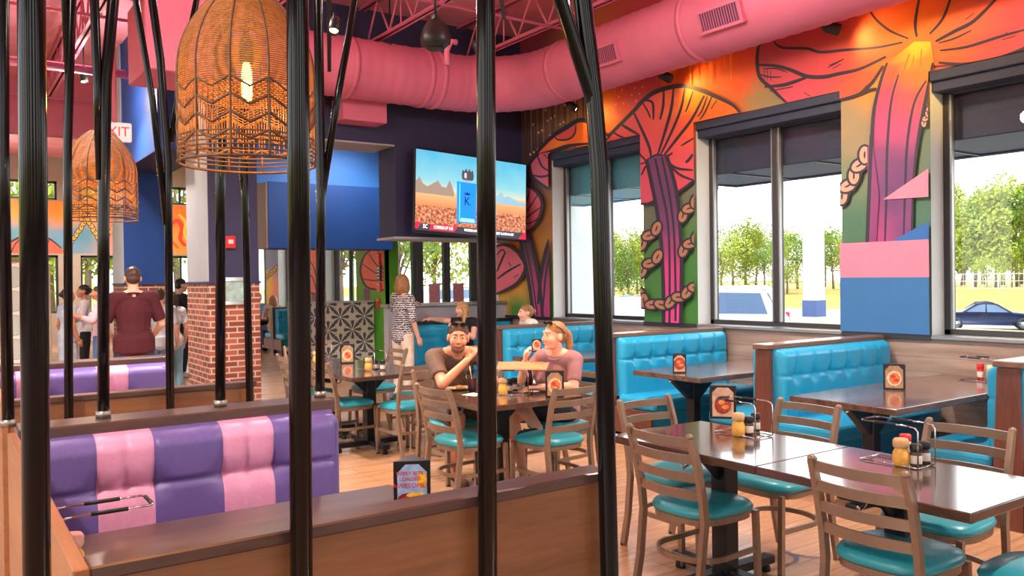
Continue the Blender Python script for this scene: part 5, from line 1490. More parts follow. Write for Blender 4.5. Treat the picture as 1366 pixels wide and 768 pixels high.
# table tents
def tent(label, loc, rz, art, w_=.145, h_=.2, txt=False):
    t = thing('table_tent', label, 'table tent', loc, rz, 'table tents')
    tri = [(-w_ / 2, -w_ * .29), (w_ / 2, -w_ * .29), (0, w_ * .58)]
    b = MB(); b.prism(tri, 0, h_, 'Z'); b.build('tent_body', M['black'], t)
    for k in range(3):
        rot = Matrix.Rotation(k * 2 * PI / 3, 4, 'Z')
        b = MB(); y = -w_ * .29 - .0012
        x0, x1, z0, z1, ch = -w_ * .4, w_ * .4, .014, h_ - .012, .03
        oc = [(x0, z0), (x1, z0), (x1, z1 - ch), (x1 - ch, z1), (x0 + ch, z1), (x0, z1 - ch)]
        b.prism(oc, y, y + .002, 'Y'); 
        b2 = MB(); b2.v = [rot @ v for v in b.v]; b2.f = b.f; b2.mi = b.mi; b2.sm = b.sm
        card = b2.build('printed_card', M['tent_bg_' + art], t)
        b = MB()
        def blob(cx, cz, rx, rz_, yy, mt):
            n = 14; b.prism([(cx + rx * math.cos(2 * PI * q / n), cz + rz_ * math.sin(2 * PI * q / n)) for q in range(n)], y - yy, y - yy + .0004, 'Y', mt)
        if art == 'near':
            blob(-.005, .055, .048, .02, .0006, 0); blob(-.012, .05, .028, .017, .001, 1); blob(.012, .066, .034, .01, .0014, 2); blob(.036, .12, .018, .03, .0006, 2)
        else:
            blob(0, .085, .05, .056, .0006, 0); blob(.004, .085, .038, .042, .001, 1); blob(-.008, .1, .018, .014, .0014, 2); blob(.014, .072, .02, .012, .0014, 2)
        b2 = MB(); b2.v = [rot @ v for v in b.v]; b2.f = b.f; b2.mi = b.mi; b2.sm = b.sm
        b2.build('food_picture', [M['art_%s_%d' % (art, q)] for q in range(3)], t)
        if txt and k == 0:
            for s, sz, z in (('EVERY BITE', .02, h_ - .045), ('LOADED', .02, h_ - .065), ('AWESOME!', .025, h_ - .09)):
                text_mesh(s, sz, Matrix.Translation((-.008, y - .001, z)) @ Matrix.Rotation(PI / 2, 4, 'X'), M['art_red'], 'card_text', t, .0004)
    return t
for nm, bg, a, b_, c in (('near', (150, 176, 214), (120, 30, 40), (170, 40, 50), (226, 176, 60)), ('pasta', (170, 130, 96), (226, 200, 170), (226, 120, 60), (200, 60, 40)), ('wings', (206, 160, 130), (150, 60, 50), (190, 60, 46), (230, 150, 70))):
    M['tent_bg_' + nm] = plain('tent_card_' + nm, bg, .4, var=.25, vscale=30)
    for q, cc in enumerate((a, b_, c)): M['art_%s_%d' % (nm, q)] = plain('tent_art_%s_%d' % (nm, q), cc, .4, var=.3, vscale=60)
M['art_red'] = plain('tent_letter_red', (214, 40, 40), .4, var=0)
def face_cam(p): return math.atan2(-p.x, p.y) * 1 + 0  # turn local -Y towards the camera
for px, py, z, art, lb, off, tx, w_, h_ in (
    (550, 680, .75, 'near', 'table tent with red lettering on the dark table of the near booth', .12, True, .135, .19), (905.5, 497, .75, 'wings', 'small table tent on the booth table between the middle benches', .3, False, .12, .17), (1193, 519, .75, 'pasta', 'table tent with a chicken dish on the booth table under the blue wall pier', .1, False, .15, .19), (964, 557, .75, 'wings', 'table tent with a red dish at the far end of the long table', .15, False, .155, .2), (738, 529, .75, 'pasta', 'table tent behind the caddy on the couple\'s table, before the woman', .4, False, .14, .19), (463, 484, .75, 'pasta', 'dark table tent on the empty tables below the tiled partition', .2, False, .15, .2), (716, 469, .75, 'pasta', 'small dark table tent on the booth table behind the woman', .1, False, .11, .15)):
    p = onZ(px, py, z)
    tent(lb, (p.x, p.y, z + .0005), -math.atan2(p.x, p.y) + off - .1, art, w_, h_, tx)

# condiment jars and wire caddies
for nm, rgb, r_ in (('cheese', (232, 170, 72), .45), ('jar_lid', (206, 160, 110), .5), ('pepper', (70, 60, 56), .4), ('label', (220, 210, 196), .5), ('red_plastic', (206, 40, 44), .35), ('cream_plastic', (232, 216, 186), .4), ('pink_lid', (236, 190, 180), .45), ('drink', (84, 12, 24), .15), ('menu', (226, 130, 90), .5), ('napkin', (236, 226, 206), .8), ('plate', (226, 196, 160), .3), ('food', (196, 150, 90), .7)):
    M[nm] = plain(nm, rgb, r_, var=.12, vscale=40)
def cheese(label, loc, lid='jar_lid', grp='cheese shakers'):
    t = thing('cheese_shaker', label, 'shaker', loc, 0, grp)
    b = MB(); b.lathe([(.026, 0), (.033, .008), (.036, .03), (.034, .06), (.026, .075), (.025, .085)], n=18); b.build('jar', M['cheese'], t)
    b = MB(); b.lathe([(.030, .082), (.034, .09), (.034, .112), (.028, .122), (.0, .126)], n=18); b.build('lid', M[lid], t)
def pepper(label, loc, cap='black', body='pepper', grp='spice shakers', h=.1):
    t = thing('spice_shaker', label, 'shaker', loc, 0, grp)
    b = MB(); b.lathe([(.022, 0), (.025, .004), (.025, h * .62), (.02, h * .7)], n=16); b.build('jar', M[body], t)
    b = MB(); b.lathe([(.0254, h * .15), (.0256, h * .16), (.0256, h * .5), (.0254, h * .51)], n=16); b.build('paper_label', M['label'], t)
    b = MB(); b.lathe([(.024, h * .68), (.026, h * .72), (.026, h * .95), (.022, h), (0, h)], n=16); b.build('lid', M[cap], t)
def caddy(label, loc, rz):
    t = thing('wire_caddy', label, 'caddy', loc, rz, 'chrome wire caddies')
    b = MB(); b.tube([(-.07, 0, .006), (-.07, .27, .006), (.07, .27, .006), (.07, 0, .006)], .0035, 8, closed=True); 
    b.build('base_wire', M['chrome'], t)
    for s in (-1, 1):
        b = MB(); b.tube([(s * .07, 0, .006), (s * .07, 0, .165), (s * .07, .012, .18), (s * .07, .05, .185)], .0035, 8); b.build('upright', M['chrome'], t)
        b = MB(); b.tube([(s * .07, .05, .185), (s * .07, .26, .185)], .0035, 8); w_ = b.build('handle_wire', M['chrome'], t)
        b = MB(); b.tube([(s * .07, .10, .185), (s * .07, .2, .185)], .0062, 10); b.build('grip_sleeve', M['black'], w_)
    b = MB(); b.tube([(-.07, .26, .185), (-.06, .27, .185), (.06, .27, .185), (.07, .26, .185)], .0035, 8); b.build('end_wire', M['chrome'], t)
    b = MB(); b.tube([(-.045, .27, .185), (.045, .27, .185)], .0062, 10); b.build('end_sleeve', M['black'], t)
    for sx in (-.07, .07): 
        b = MB(); b.ell((sx, .27, .006), (.006, .006, .006)); b.build('ball_foot', M['chrome'], t)
    return t
ZT = .7505
def T(px, py, z=ZT): 
    p = onZ(px, py, z); return Vector((p.x, p.y, z))
a, c = T(1003, 588), T(1035, 580); m_ = (a + c) / 2
caddy('chrome wire caddy at the left end of the long table', m_, 0)
cheese('cheese shaker in the caddy at the left end of the long table', T(985, 581)); pepper('black-topped spice shaker beside the cheese shaker at the left end of the long table', T(999, 580)); pepper('second spice shaker behind, in the left caddy of the long table', T(1008, 575))
a, c = T(1223, 628), T(1249, 620); m_ = (a + c) / 2
caddy('chrome wire caddy on the right half of the long table', m_, 0)
cheese('cheese shaker in the caddy on the right half of the long table', T(1202, 621)); pepper('spice shaker in the middle of the right caddy on the long table', T(1222, 622)); pepper('rear spice shaker in the right caddy on the long table', T(1233, 618)); pepper('small red-topped shaker behind the cheese shaker in the right caddy', T(1208, 607), 'red_plastic', 'cream_plastic')
caddy('chrome wire caddy against the wall on the right-hand booth table', T(1332, 510), 0)
pepper('red-topped shaker in the caddy against the wall', T(1308, 506), 'red_plastic', 'red_plastic', h=.13); pepper('cream-topped shaker in the caddy against the wall', T(1321, 508), 'cream_plastic', 'cheese', h=.125)
# near booth caddy, seen behind the side panel
p = T(152, 741)
caddy('chrome wire caddy on the dark table of the near booth', (.255, 2.75, ZT), math.radians(-90))
cheese('pale-lidded shaker at the wall end of the near booth table', (.31, 2.74, ZT), 'pink_lid')
# couple's table
p = T(742, 537); caddy('chrome wire caddy under the menus on the couple\'s table', (3.6, 4.98, ZT), math.radians(40))
cheese('cheese shaker on the couple\'s table', T(671, 526)); pepper('black-topped spice shaker on the couple\'s table', T(680, 523)); pepper('second spice shaker on the couple\'s table, nearer the red drink', T(686, 521))
t = thing('menu_card', 'orange-lit menus lying across the wire caddy', 'menu', (3.6, 5.06, ZT + .193), math.radians(-42))
b = MB(); b.box((0, 0, .012), (.36, .28, .004), .001, rot=(.09, 0, 0)); b.build('menu_sheet', M['menu'], t); b = MB(); b.box((-.03, .01, .016), (.34, .27, .003), .001, rot=(.09, 0, .08)); b.build('menu_sheet', M['menu'], t)  # sheet colour includes the orange light on the menus
def cup(label, loc):
    t = thing('drink_cup', label, 'cup', loc, 0, 'clear cups of red drink')
    b = MB(); b.lathe([(.029, 0), (.041, .165), (.0425, .165), (.0405, .16), (.0295, .004), (0, .004)], n=24); b.build('cup_wall', M['cup'], t)
    b = MB(); b.lathe([(.0, .006), (.0285, .006), (.0355, .1), (0, .1)], n=24); b.build('red_drink', M['drink'], t)
    b = MB(); b.tube([(.01, 0, .02), (-.02, 0, .2)], .003, 8); b.build('straw', M['napkin'], t)
cup('cup of dark red drink by the man\'s elbow', T(630, 523)); cup('cup of dark red drink in front of the woman', T(706, 518))
for px, py, lb in ((612, 519, 'plate by the man\'s elbow'), (722, 511, 'plate in front of the woman behind her drink'), (692, 512, 'plate with bread in the middle of the couple\'s table')):
    p = T(px, py); t = thing('plate', lb, 'plate', p, 0, 'plates on the couple\'s table')
    b = MB(); b.lathe([(0, 0), (.06, 0), (.105, .014), (.11, .016), (.1, .012), (.058, .004), (0, .004)], n=28); b.build('dish', M['plate'], t)
    b = MB(); rnd = random.Random(px)
    for q in range(5): b.ell((rnd.uniform(-.04, .04), rnd.uniform(-.04, .04), .016), (.026, .02, .014), sub=1)
    b.build('food', M['food'], t)
for px, py, lb in ((632, 526, 'paper napkin under the man\'s cup'), (704, 522, 'paper napkin under the woman\'s cup')):
    p = T(px, py); b = MB(); b.box((0, 0, -.0), (.13, .13, .0012), rot=(0, 0, .3)); o = tag(b.build('napkin', M['napkin'], None, p), lb, 'napkin')
# empty tables behind
caddy('chrome wire caddy on the empty table beside the purple bench', (3.45, 7.2, ZT), .2)
cheese('cheese shaker on the empty table beside the purple bench', (3.38, 7.32, ZT)); pepper('spice shaker on the empty table beside the purple bench', (3.47, 7.35, ZT)); pepper('second spice shaker on the empty table beside the purple bench', (3.5, 7.26, ZT))
caddy('chrome wire caddy on the empty table further back', (3.35, 8.3, ZT), .1)
cheese('cheese shaker on the empty table further back', (3.28, 8.4, ZT)); pepper('spice shaker on the empty table further back', (3.36, 8.45, ZT))
# ------------------------------------------------------------------ people
def V(*a): return Vector(a)
SKIN = {k: plain('skin_' + k, c, .5, var=.06, vscale=18) for k, c in (('tan', (206, 138, 104)), ('fair', (226, 172, 144)), ('deep', (150, 98, 74)))}
CLOTH = {}
def cloth(name, rgb, var=.12, vscale=14):
    if name not in CLOTH: CLOTH[name] = plain('cloth_' + name, rgb, .85, var=var, vscale=vscale, bump=.15)
    return CLOTH[name]
def striped():
    t = NT('cloth_zigzag_stripes'); v = t.coords(); wv_ = t.n('ShaderNodeTexWave'); wv_.inputs['Scale'].default_value = 11; wv_.inputs['Distortion'].default_value = 5; wv_.inputs['Detail Scale'].default_value = 4; wv_.bands_direction = 'Z'
    t.l(v, wv_.inputs['Vector']); t.base(t.ramp(wv_.outputs[0], [(.45, lin((34, 34, 44))), (.55, lin((206, 200, 200)))])); t.set(.8); return t.m
CLOTH['striped_blouse'] = striped()
HAIRM = {k: plain('hair_' + k, c, .5, var=.35, vscale=45, bump=.4) for k, c in (('brown', (70, 46, 34)), ('dark', (34, 26, 24)), ('blonde', (196, 152, 96)), ('lightbrown', (150, 104, 62)), ('grey', (120, 108, 100)))}
M['eye_white'] = plain('eye_white', (236, 232, 226), .2, var=0); M['iris'] = plain('iris_brown', (50, 36, 28), .2, var=0)
M['lip'] = plain('lips', (176, 92, 84), .45, var=0); M['teeth'] = plain('teeth', (240, 236, 228), .3, var=0)

def cap(mb, p0, p1, r0, r1, flat=None, n=14, ends=True):
    p0, p1 = Vector(p0), Vector(p1); d = p1 - p0; L = d.length
    if L < 1e-5: d = V(0, 0, 1)
    d.normalize()
    u = d.orthogonal().normalized(); w_ = d.cross(u)
    rings = []
    if ends:
        for a in (80, 55, 28): rings.append((p0 - d * r0 * math.sin(math.radians(a)), r0 * math.cos(math.radians(a)), 0))
    for k in range(5): rings.append((p0 + d * L * k / 4, r0 + (r1 - r0) * k / 4, 0))
    if ends:
        for a in (28, 55, 80): rings.append((p1 + d * r1 * math.sin(math.radians(a)), r1 * math.cos(math.radians(a)), 0))
    verts = []
    for c, r, _ in rings:
        for k in range(n):
            a = 2 * PI * k / n
            o = (u * math.cos(a) + w_ * math.sin(a)) * r
            if flat: ax, f = flat; ax = Vector(ax).normalized(); o -= ax * o.dot(ax) * (1 - f)
            verts.append(c + o)
    faces = []
    for i in range(len(rings) - 1):
        for k in range(n):
            k2 = (k + 1) % n; faces.append([i * n + k, i * n + k2, (i + 1) * n + k2, (i + 1) * n + k])
    faces.append(list(range(n))[::-1]); faces.append([(len(rings) - 1) * n + k for k in range(n)])
    mb.add(verts, faces, 0, True)

def organic(mb, name, mat, parent, voxel=.008, it=3):
    tmp = mb.build(name + '_tmp', mat)
    md = tmp.modifiers.new('r', 'REMESH'); md.mode = 'VOXEL'; md.voxel_size = voxel; md.use_smooth_shade = True
    if it: m2 = tmp.modifiers.new('s', 'SMOOTH'); m2.factor = .5; m2.iterations = it
    dg = bpy.context.evaluated_depsgraph_get()
    me = bpy.data.meshes.new_from_object(tmp.evaluated_get(dg))
    bpy.data.objects.remove(tmp)
    me.name = name; me.materials.clear(); me.materials.append(mat)
    me.polygons.foreach_set('use_smooth', [True] * len(me.polygons))
    o = bpy.data.objects.new(name, me); COL.objects.link(o); o.parent = parent
    return o

def hand(mb, w_, d, nrm, lat, curl=.35, s=1.0, spread=.0):
    """wrist, finger direction, palm normal, thumb side"""
    d = Vector(d).normalized(); nrm = Vector(nrm); nrm = (nrm - d * nrm.dot(d)).normalized(); lat_v = Vector(lat); lat_v = (lat_v - d * lat_v.dot(d) - nrm * lat_v.dot(nrm)).normalized()
    w_ = Vector(w_)
    cap(mb, w_ + d * .01 * s, w_ + d * .075 * s, .034 * s, .042 * s, (nrm, .42))
    for i, (off, ln) in enumerate(((.031, .068), (.0105, .078), (-.0105, .072), (-.030, .056))):
        b = w_ + d * (.092 - (.006 if i in (0, 3) else 0)) * s + lat_v * off * s
        a = curl * (.6 + .15 * i); dd = (d + lat_v * spread * off * 10).normalized(); p = b
        for q, f in enumerate((.46, .31, .23)):
            a2 = a * (q + 1) * .8
            e = p + (dd * math.cos(a2) + nrm * math.sin(a2)) * ln * f * s
            cap(mb, p, e, (.0092 - .001 * q) * s, (.0084 - .001 * q) * s, n=10); p = e
    b = w_ + d * .022 * s + lat_v * .028 * s
    m_ = b + (d * .55 + lat_v * .55 + nrm * .35).normalized() * .042 * s
    e = m_ + (d * .85 + lat_v * .1 + nrm * .4).normalized() * .032 * s
    cap(mb, b, m_, .0125 * s, .0105 * s, n=10); cap(mb, m_, e, .0105 * s, .0085 * s, n=10)

def person(label, loc, face, J, skin='fair', shirt=None, pants=None, hair=None, shoes='dark', sc=1.0, voxel=.008, build=1.0, belly=0, female=False, smile=False, extras=()):
    t = thing('person', label, 'person', loc, math.radians(face - 90), None)
    J = {k: (Vector(v) if not isinstance(v, (int, float)) else v) for k, v in J.items()}
    fw = V(0, 1, 0); tor = (J['neck'] - J['pelvis']).normalized(); fl = (fw - tor * fw.dot(tor)).normalized()
    hy, hp, hr = J.get('hyaw', 0), J.get('hpitch', 0), J.get('hroll', 0)
    HM = Matrix.Translation(J['head']) @ (Matrix.Rotation(hy, 4, 'Z') @ Matrix.Rotation(hp, 4, 'X') @ Matrix.Rotation(hr, 4, 'Y')) @ Matrix.Scale(sc * (.95 if female else 1), 4)
    H3 = HM.to_3x3()
    def hp_(x, y, z): return HM @ V(x, y, z)
    def ell(mb, c, r, ang=0):
        n0 = len(mb.v); mb.ell((0, 0, 0), (1, 1, 1), 0, 3); n = len(mb.v); k = n - n0
        m = HM @ Matrix.Translation(c) @ Matrix.Rotation(ang, 4, 'X') @ Matrix.Diagonal((r[0], r[1], r[2], 1))
        for i in range(n - k, n): mb.v[i] = m @ mb.v[i]
    b = MB(); bw = build
    # torso, limbs: one continuous body
    def torso(mb, g=0.0, low=0.0):
        P_, C_, N_ = J['pelvis'], J['chest'], J['neck'] - tor * low
        hx = (J['hip_r'] - J['hip_l']).normalized(); fl2 = fl
        cap(mb, P_ - hx * .06 * bw, P_ + hx * .06 * bw, .112 * bw * sc + g, .112 * bw * sc + g, (fl2, .88))
        cap(mb, P_ + tor * .05, P_ + (C_ - P_) * .55, .128 * bw * sc + g, (.112 if female else .125) * bw * sc + g, (fl2, .76))
        cap(mb, P_ + (C_ - P_) * .5, C_, (.112 if female else .13) * bw * sc + g, .145 * bw * sc + g, (fl2, .7))
        cap(mb, C_, C_ + (N_ - C_) * .62, .145 * bw * sc + g, .095 * bw * sc + g, (fl2, .68))
        cap(mb, J['sh_l'] + (N_ - J['sh_l']) * .12, J['sh_r'] + (N_ - J['sh_r']) * .12, .062 * sc + g, .062 * sc + g)
        cap(mb, J['sh_l'], N_ + tor * .0, .05 * sc + g, (.055 - low * .25) * sc + g); cap(mb, J['sh_r'], N_, .05 * sc + g, (.055 - low * .25) * sc + g)
        if belly: mb.ell(P_ + (C_ - P_) * .4 + fl2 * .06, (.13 * bw + g, .10 + belly + g, .13 + g), 0, 3)
        if female:
            for s in (-1, 1): mb.ell(C_ + fl2 * (.085 * bw) + hx * s * .065 - tor * .02, (.062 + g, .055 + g, .062 + g), 0, 3)
    torso(b)
    cap(b, J['neck'] - tor * .04, J['head'] - H3 @ V(0, .015, .05), .058 * sc * (.88 if female else 1), .052 * sc * (.88 if female else 1))
    for s in ('l', 'r'):
        sh, el, wr = J['sh_' + s], J['el_' + s], J['wr_' + s]
        cap(b, sh, el, .052 * bw * sc, .041 * sc); cap(b, el, wr, .041 * sc, .027 * sc)
        d = J.get('hd_' + s, (wr - el)); nm = J.get('hn_' + s, V(1 if s == 'l' else -1, .2, 0)); th = J.get('ht_' + s, V(0, 1, .3))
        hand(b, wr, d, nm, th, J.get('curl_' + s, .45), sc * (.92 if female else 1))
        hip, kn, an, toe = J['hip_' + s], J['kn_' + s], J['an_' + s], J['toe_' + s]
        cap(b, hip, kn, .088 * bw * sc, .058 * sc); cap(b, kn, kn + (an - kn) * .35, .056 * sc, .056 * sc); cap(b, kn + (an - kn) * .35, an, .056 * sc, .036 * sc)
        cap(b, an + V(0, 0, -.03), toe, .038 * sc, .03 * sc, None)
    # head with features
    ell(b, (0, -.012, .032), (.074, .094, .088)); ell(b, (0, .03, -.02), (.063, .064, .088)); ell(b, (0, .036, -.07), (.05, .048, .04)); ell(b, (0, .07, -.09), (.024, .02, .018))
    for s in (-1, 1):
        ell(b, (s * .036, .058, -.026), (.03, .03, .032)); ell(b, (s * .077, -.008, -.006), (.012, .022, .033), .15)
    cap(b, hp_(0, .088, .02), hp_(0, .108, -.022), .009 * sc, .0145 * sc); 
    for s in (-1, 1): ell(b, (s * .012, .098, -.028), (.010, .012, .009))
    cap(b, hp_(-.036, .08, .036), hp_(.036, .08, .036), .012 * sc, .012 * sc); cap(b, hp_(-.014, .09, -.056), hp_(.014, .09, -.056), .009 * sc, .009 * sc)
    body = organic(b, 'body', SKIN[skin], t, voxel, 3)
    # facial parts
    for s in (-1, 1):
        e = MB(); ell(e, (s * .031, .081, .013), (.0125, .0095, .0085)); eo = e.build('eye', M['eye_white'], t)
        e = MB(); ell(e, (s * .031, .089, .013), (.0058, .0034, .0062)); e.build('iris', M['iris'], eo)
        e = MB(); cap(e, hp_(s * .018, .093, .034), hp_(s * .046, .083, .036), .0042, .003, n=8); e.build('eyebrow', HAIRM[(hair or ('brown',))[0]], t)
    e = MB(); cap(e, hp_(-.02, .094, -.054 + (.005 if smile else 0)), hp_(0, .1005, -.058), .0042, .006, n=8); cap(e, hp_(0, .1005, -.058), hp_(.02, .094, -.054 + (.005 if smile else 0)), .006, .0042, n=8); mo = e.build('mouth', M['lip'], t)
    if smile:
        e = MB(); cap(e, hp_(-.013, .1, -.0555), hp_(.013, .1, -.0555), .0042, .0042, n=8); e.build('teeth', M['teeth'], mo)
    # clothes
    if shirt:
        sm, slv, hem = shirt
        c = MB(); torso(c, .013, .045)
        hx = (J['hip_r'] - J['hip_l']).normalized()
        cap(c, J['pelvis'] + tor * .04, J['pelvis'] - tor * hem, .134 * bw * sc, .142 * bw * sc, (fl, .95), ends=False); [cap(c, J['pelvis'] - hx * .06 * bw - tor * hem * q, J['pelvis'] + hx * .06 * bw - tor * hem * q, .122 * bw * sc, .122 * bw * sc, (fl, .95)) for q in (0, .3, .6)]
        for s in ('l', 'r'):
            sh, el, wr = J['sh_' + s], J['el_' + s], J['wr_' + s]
            if slv > 0:
                k = min(slv, 1); cap(c, sh, sh + (el - sh) * k, .066 * bw * sc, .06 * bw * sc * (1.05 - .12 * k), ends=False); cap(c, sh, sh + (el - sh) * .15, .066 * bw * sc, .064 * bw * sc)
                if slv > 1: cap(c, el, el, .053 * sc, .053 * sc); cap(c, el, el + (wr - el) * (slv - 1), .053 * sc, .042 * sc, ends=False)
        # open the neckline by keeping the collar below the throat
        o = organic(c, 'shirt', sm, t, max(voxel, .008), 3)
        r = MB(); nk = J['neck'] - tor * .012 + fl * .004
        nn = 20; u = fl; v_ = tor.cross(fl).normalized()
        r.tube([nk + (u * math.cos(2 * PI * k / nn) * .078 + v_ * math.sin(2 * PI * k / nn) * .082) * sc * (.9 if female else 1) - tor * .022 * math.cos(2 * PI * k / nn) for k in range(nn)], .009, 8, closed=True); r.build('collar', sm, t)
    if pants:
        pm, ln = pants; c = MB(); hx = (J['hip_r'] - J['hip_l']).normalized()
        cap(c, J['pelvis'] - hx * .06 * bw, J['pelvis'] + hx * .06 * bw, .114 * bw * sc, .114 * bw * sc, (fl, .9)); cap(c, J['pelvis'], J['pelvis'] + tor * .07, .135 * bw * sc, .13 * bw * sc, (fl, .8), ends=False)
        for s in ('l', 'r'):
            hip, kn, an = J['hip_' + s], J['kn_' + s], J['an_' + s]
            if ln == 'skirt': continue
            k = min(ln, 1); cap(c, hip, hip + (kn - hip) * k, .1 * bw * sc, (.1 - .024 * k) * bw * sc, ends=False); cap(c, hip, hip + (kn - hip) * .1, .1 * bw * sc, .1 * bw * sc)
            if ln > 1: cap(c, kn, kn, .074 * bw * sc, .074 * bw * sc); cap(c, kn, kn + (an - kn) * (ln - 1), .074 * bw * sc, .058 * sc, ends=False)
        if ln == 'skirt':
            m_ = (J['kn_l'] + J['kn_r']) / 2 + V(0, 0, -.12); cap(c, J['pelvis'] + tor * .06, J['pelvis'] - V(0, 0, .15), .13 * bw, .165 * bw, (fl, .8)); cap(c, J['pelvis'] - V(0, 0, .14), m_, .165 * bw, .16 * bw, (fl, .8), ends=False)
        organic(c, 'trousers' if ln != 'skirt' and ln > 1.3 else ('skirt' if ln == 'skirt' else 'shorts'), pm, t, max(voxel, .008), 2)
    if shoes:
        for s in ('l', 'r'):
            an, toe = J['an_' + s], J['toe_' + s]; c = MB(); dd = (toe - an); 
            cap(c, an + V(0, -.0, -.035) - Vector((dd.x, dd.y, 0)) * .25, toe + Vector((dd.x, dd.y, 0)) * .12, .044 * sc, .04 * sc)
            organic(c, 'shoe', cloth('shoe_' + shoes, {'dark': (28, 26, 28), 'white': (220, 218, 214), 'sandal': (90, 56, 40)}[shoes]), t, .009, 2)
    if hair:
        col, style = hair; c = MB()
        if style == 'short':
            ell(c, (0, -.016, .049), (.0795, .094, .081)); ell(c, (0, -.05, .0), (.07, .06, .06))
        else:
            g_ = .0 if style in ('ponytail', 'bun', 'topbun') else .005
            ell(c, (0, -.018, .047), (.079 + g_, .095 + g_, .083 + g_)); ell(c, (0, -.045, .005), (.072 + g_, .062 + g_, .07 + g_))
            if g_:
                for s in (-1, 1): ell(c, (s * .066, .01, .03), (.02, .05, .05))
        if style == 'bob':
            for s in (-1, 1): ell(c, (s * .07, -.012, -.045), (.044, .075, .12))
            ell(c, (0, -.07, -.055), (.092, .06, .125))
        if style == 'ponytail':
            pts = [(0, -.095, .05), (.0, -.14, .01), (-.01, -.15, -.08), (-.02, -.135, -.18)]
            for p, q, r0, r1 in zip(pts, pts[1:], (.028, .034, .03), (.034, .03, .014)): cap(c, hp_(*p), hp_(*q), r0, r1)
        if style == 'bun':
            ell(c, (0, -.115, .02), (.042, .042, .042))
        if style == 'topbun':
            ell(c, (0, -.09, .1), (.042, .042, .04))
        if style == 'long':
            for s in (-1, 1):
                cap(c, hp_(s * .07, -.01, .0), hp_(s * .085, .02, -.17), .036, .03); cap(c, hp_(s * .085, .02, -.17), hp_(s * .09, .045, -.25), .03, .012)
            cap(c, hp_(0, -.07, 0), hp_(0, -.08, -.2), .07, .05, (H3 @ V(0, 1, 0), .6))
        organic(c, 'hair', HAIRM[col], t, .007, 2)
    for ex in extras:
        if ex == 'sunglasses':
            g = MB()
            for s in (-1, 1):
                ell(g, (s * .034, .062, .112), (.03, .012, .018), -.7)
            go = g.build('sunglasses', M['black_gloss'], t)
            g = MB()
            for s in (-1, 1): g.tube([hp_(s * .062, .05, .108), hp_(s * .08, -.02, .06), hp_(s * .08, -.06, .02)], .003, 6)
            g.tube([hp_(-.01, .068, .116), hp_(.01, .068, .116)], .003, 6); g.build('frame', M['black_gloss'], go)
        if ex == 'beard':
            g = MB(); ell(g, (0, .045, -.078), (.054, .05, .04)); ell(g, (0, .078, -.09), (.027, .022, .018)); organic(g, 'beard', plain('stubble', (112, 76, 62), .8, var=.2, vscale=60), t, .006, 2)
        if ex == 'print':
            p0 = J['chest'] + fl * .135 + V(-.075, 0, .03)
            text_mesh('CLUB', .04, Matrix.Translation(p0) @ Matrix.Rotation(PI, 4, 'Z') @ Matrix.Rotation(PI / 2, 4, 'X'), M['napkin'], 'shirt_print', t)
    return t

def stand(h=1.7, **kw):
    k = h / 1.74
    J = dict(pelvis=(0, 0, .95), chest=(0, .0, 1.26), neck=(0, -.01, 1.455), head=(0, .02, 1.615), hip_l=(-.09, 0, .92), hip_r=(.09, 0, .92), kn_l=(-.1, .02, .5), kn_r=(.1, .02, .5), an_l=(-.1, -.03, .09), an_r=(.1, -.03, .09), toe_l=(-.12, .13, .03), toe_r=(.12, .13, .03),
             sh_l=(-.175, 0, 1.41), sh_r=(.175, 0, 1.41), el_l=(-.235, -.03, 1.12), el_r=(.235, -.03, 1.12), wr_l=(-.235, .06, .88), wr_r=(.235, .06, .88))
    J = {a: tuple(x * k for x in b) for a, b in J.items()}
    J.update(kw); return J
def sit(**kw):
    J = dict(pelvis=(0, 0, .6), chest=(0, .03, .9), neck=(0, .04, 1.08), head=(0, .07, 1.22), hip_l=(-.09, .02, .575), hip_r=(.09, .02, .575), kn_l=(-.12, .45, .55), kn_r=(.12, .45, .55), an_l=(-.12, .42, .1), an_r=(.12, .42, .1), toe_l=(-.12, .56, .035), toe_r=(.12, .56, .035),
             sh_l=(-.17, .03, 1.04), sh_r=(.17, .03, 1.04), el_l=(-.22, .12, .8), el_r=(.22, .12, .8), wr_l=(-.12, .34, .78), wr_r=(.12, .34, .78))
    J.update(kw); return J

# the man facing the camera
person('man in a brown T-shirt with sunglasses on his head, hands clasped by his chin', (3.43, 5.93, 0), -90, sit(
    pelvis=(0, .0, .61), chest=(.02, .17, .87), neck=(.055, .265, 1.045), head=(.085, .345, 1.155), sh_l=(-.17, .26, 1.0), sh_r=(.225, .2, 1.0),
    el_r=(.28, .43, .815), wr_r=(.105, .50, .985), el_l=(-.17, .45, .81), wr_l=(-.04, .5, .985), hd_r=(-.6, .12, .75), hn_r=(-.5, -.2, -.6), ht_r=(0, -1, .3), hd_l=(.55, .15, .75), hn_l=(.5, -.2, -.6), ht_l=(0, -1, .3), curl_l=.75, curl_r=.75,
    kn_r=(.14, .42, .54), an_r=(.1, .3, .1), toe_r=(.12, .45, .035), kn_l=(-.17, .42, .54), an_l=(-.2, .34, .1), toe_l=(-.2, .48, .035), hyaw=-.5, hpitch=-.06, hroll=-.06),
    'tan', (cloth('brown_tee', (92, 72, 62)), .72, .1), (cloth('olive_shorts', (84, 70, 58)), .96), ('brown', 'short'), 'sandal', 1.0, .0055, 1.12, .03, extras=('sunglasses', 'beard', 'print'))
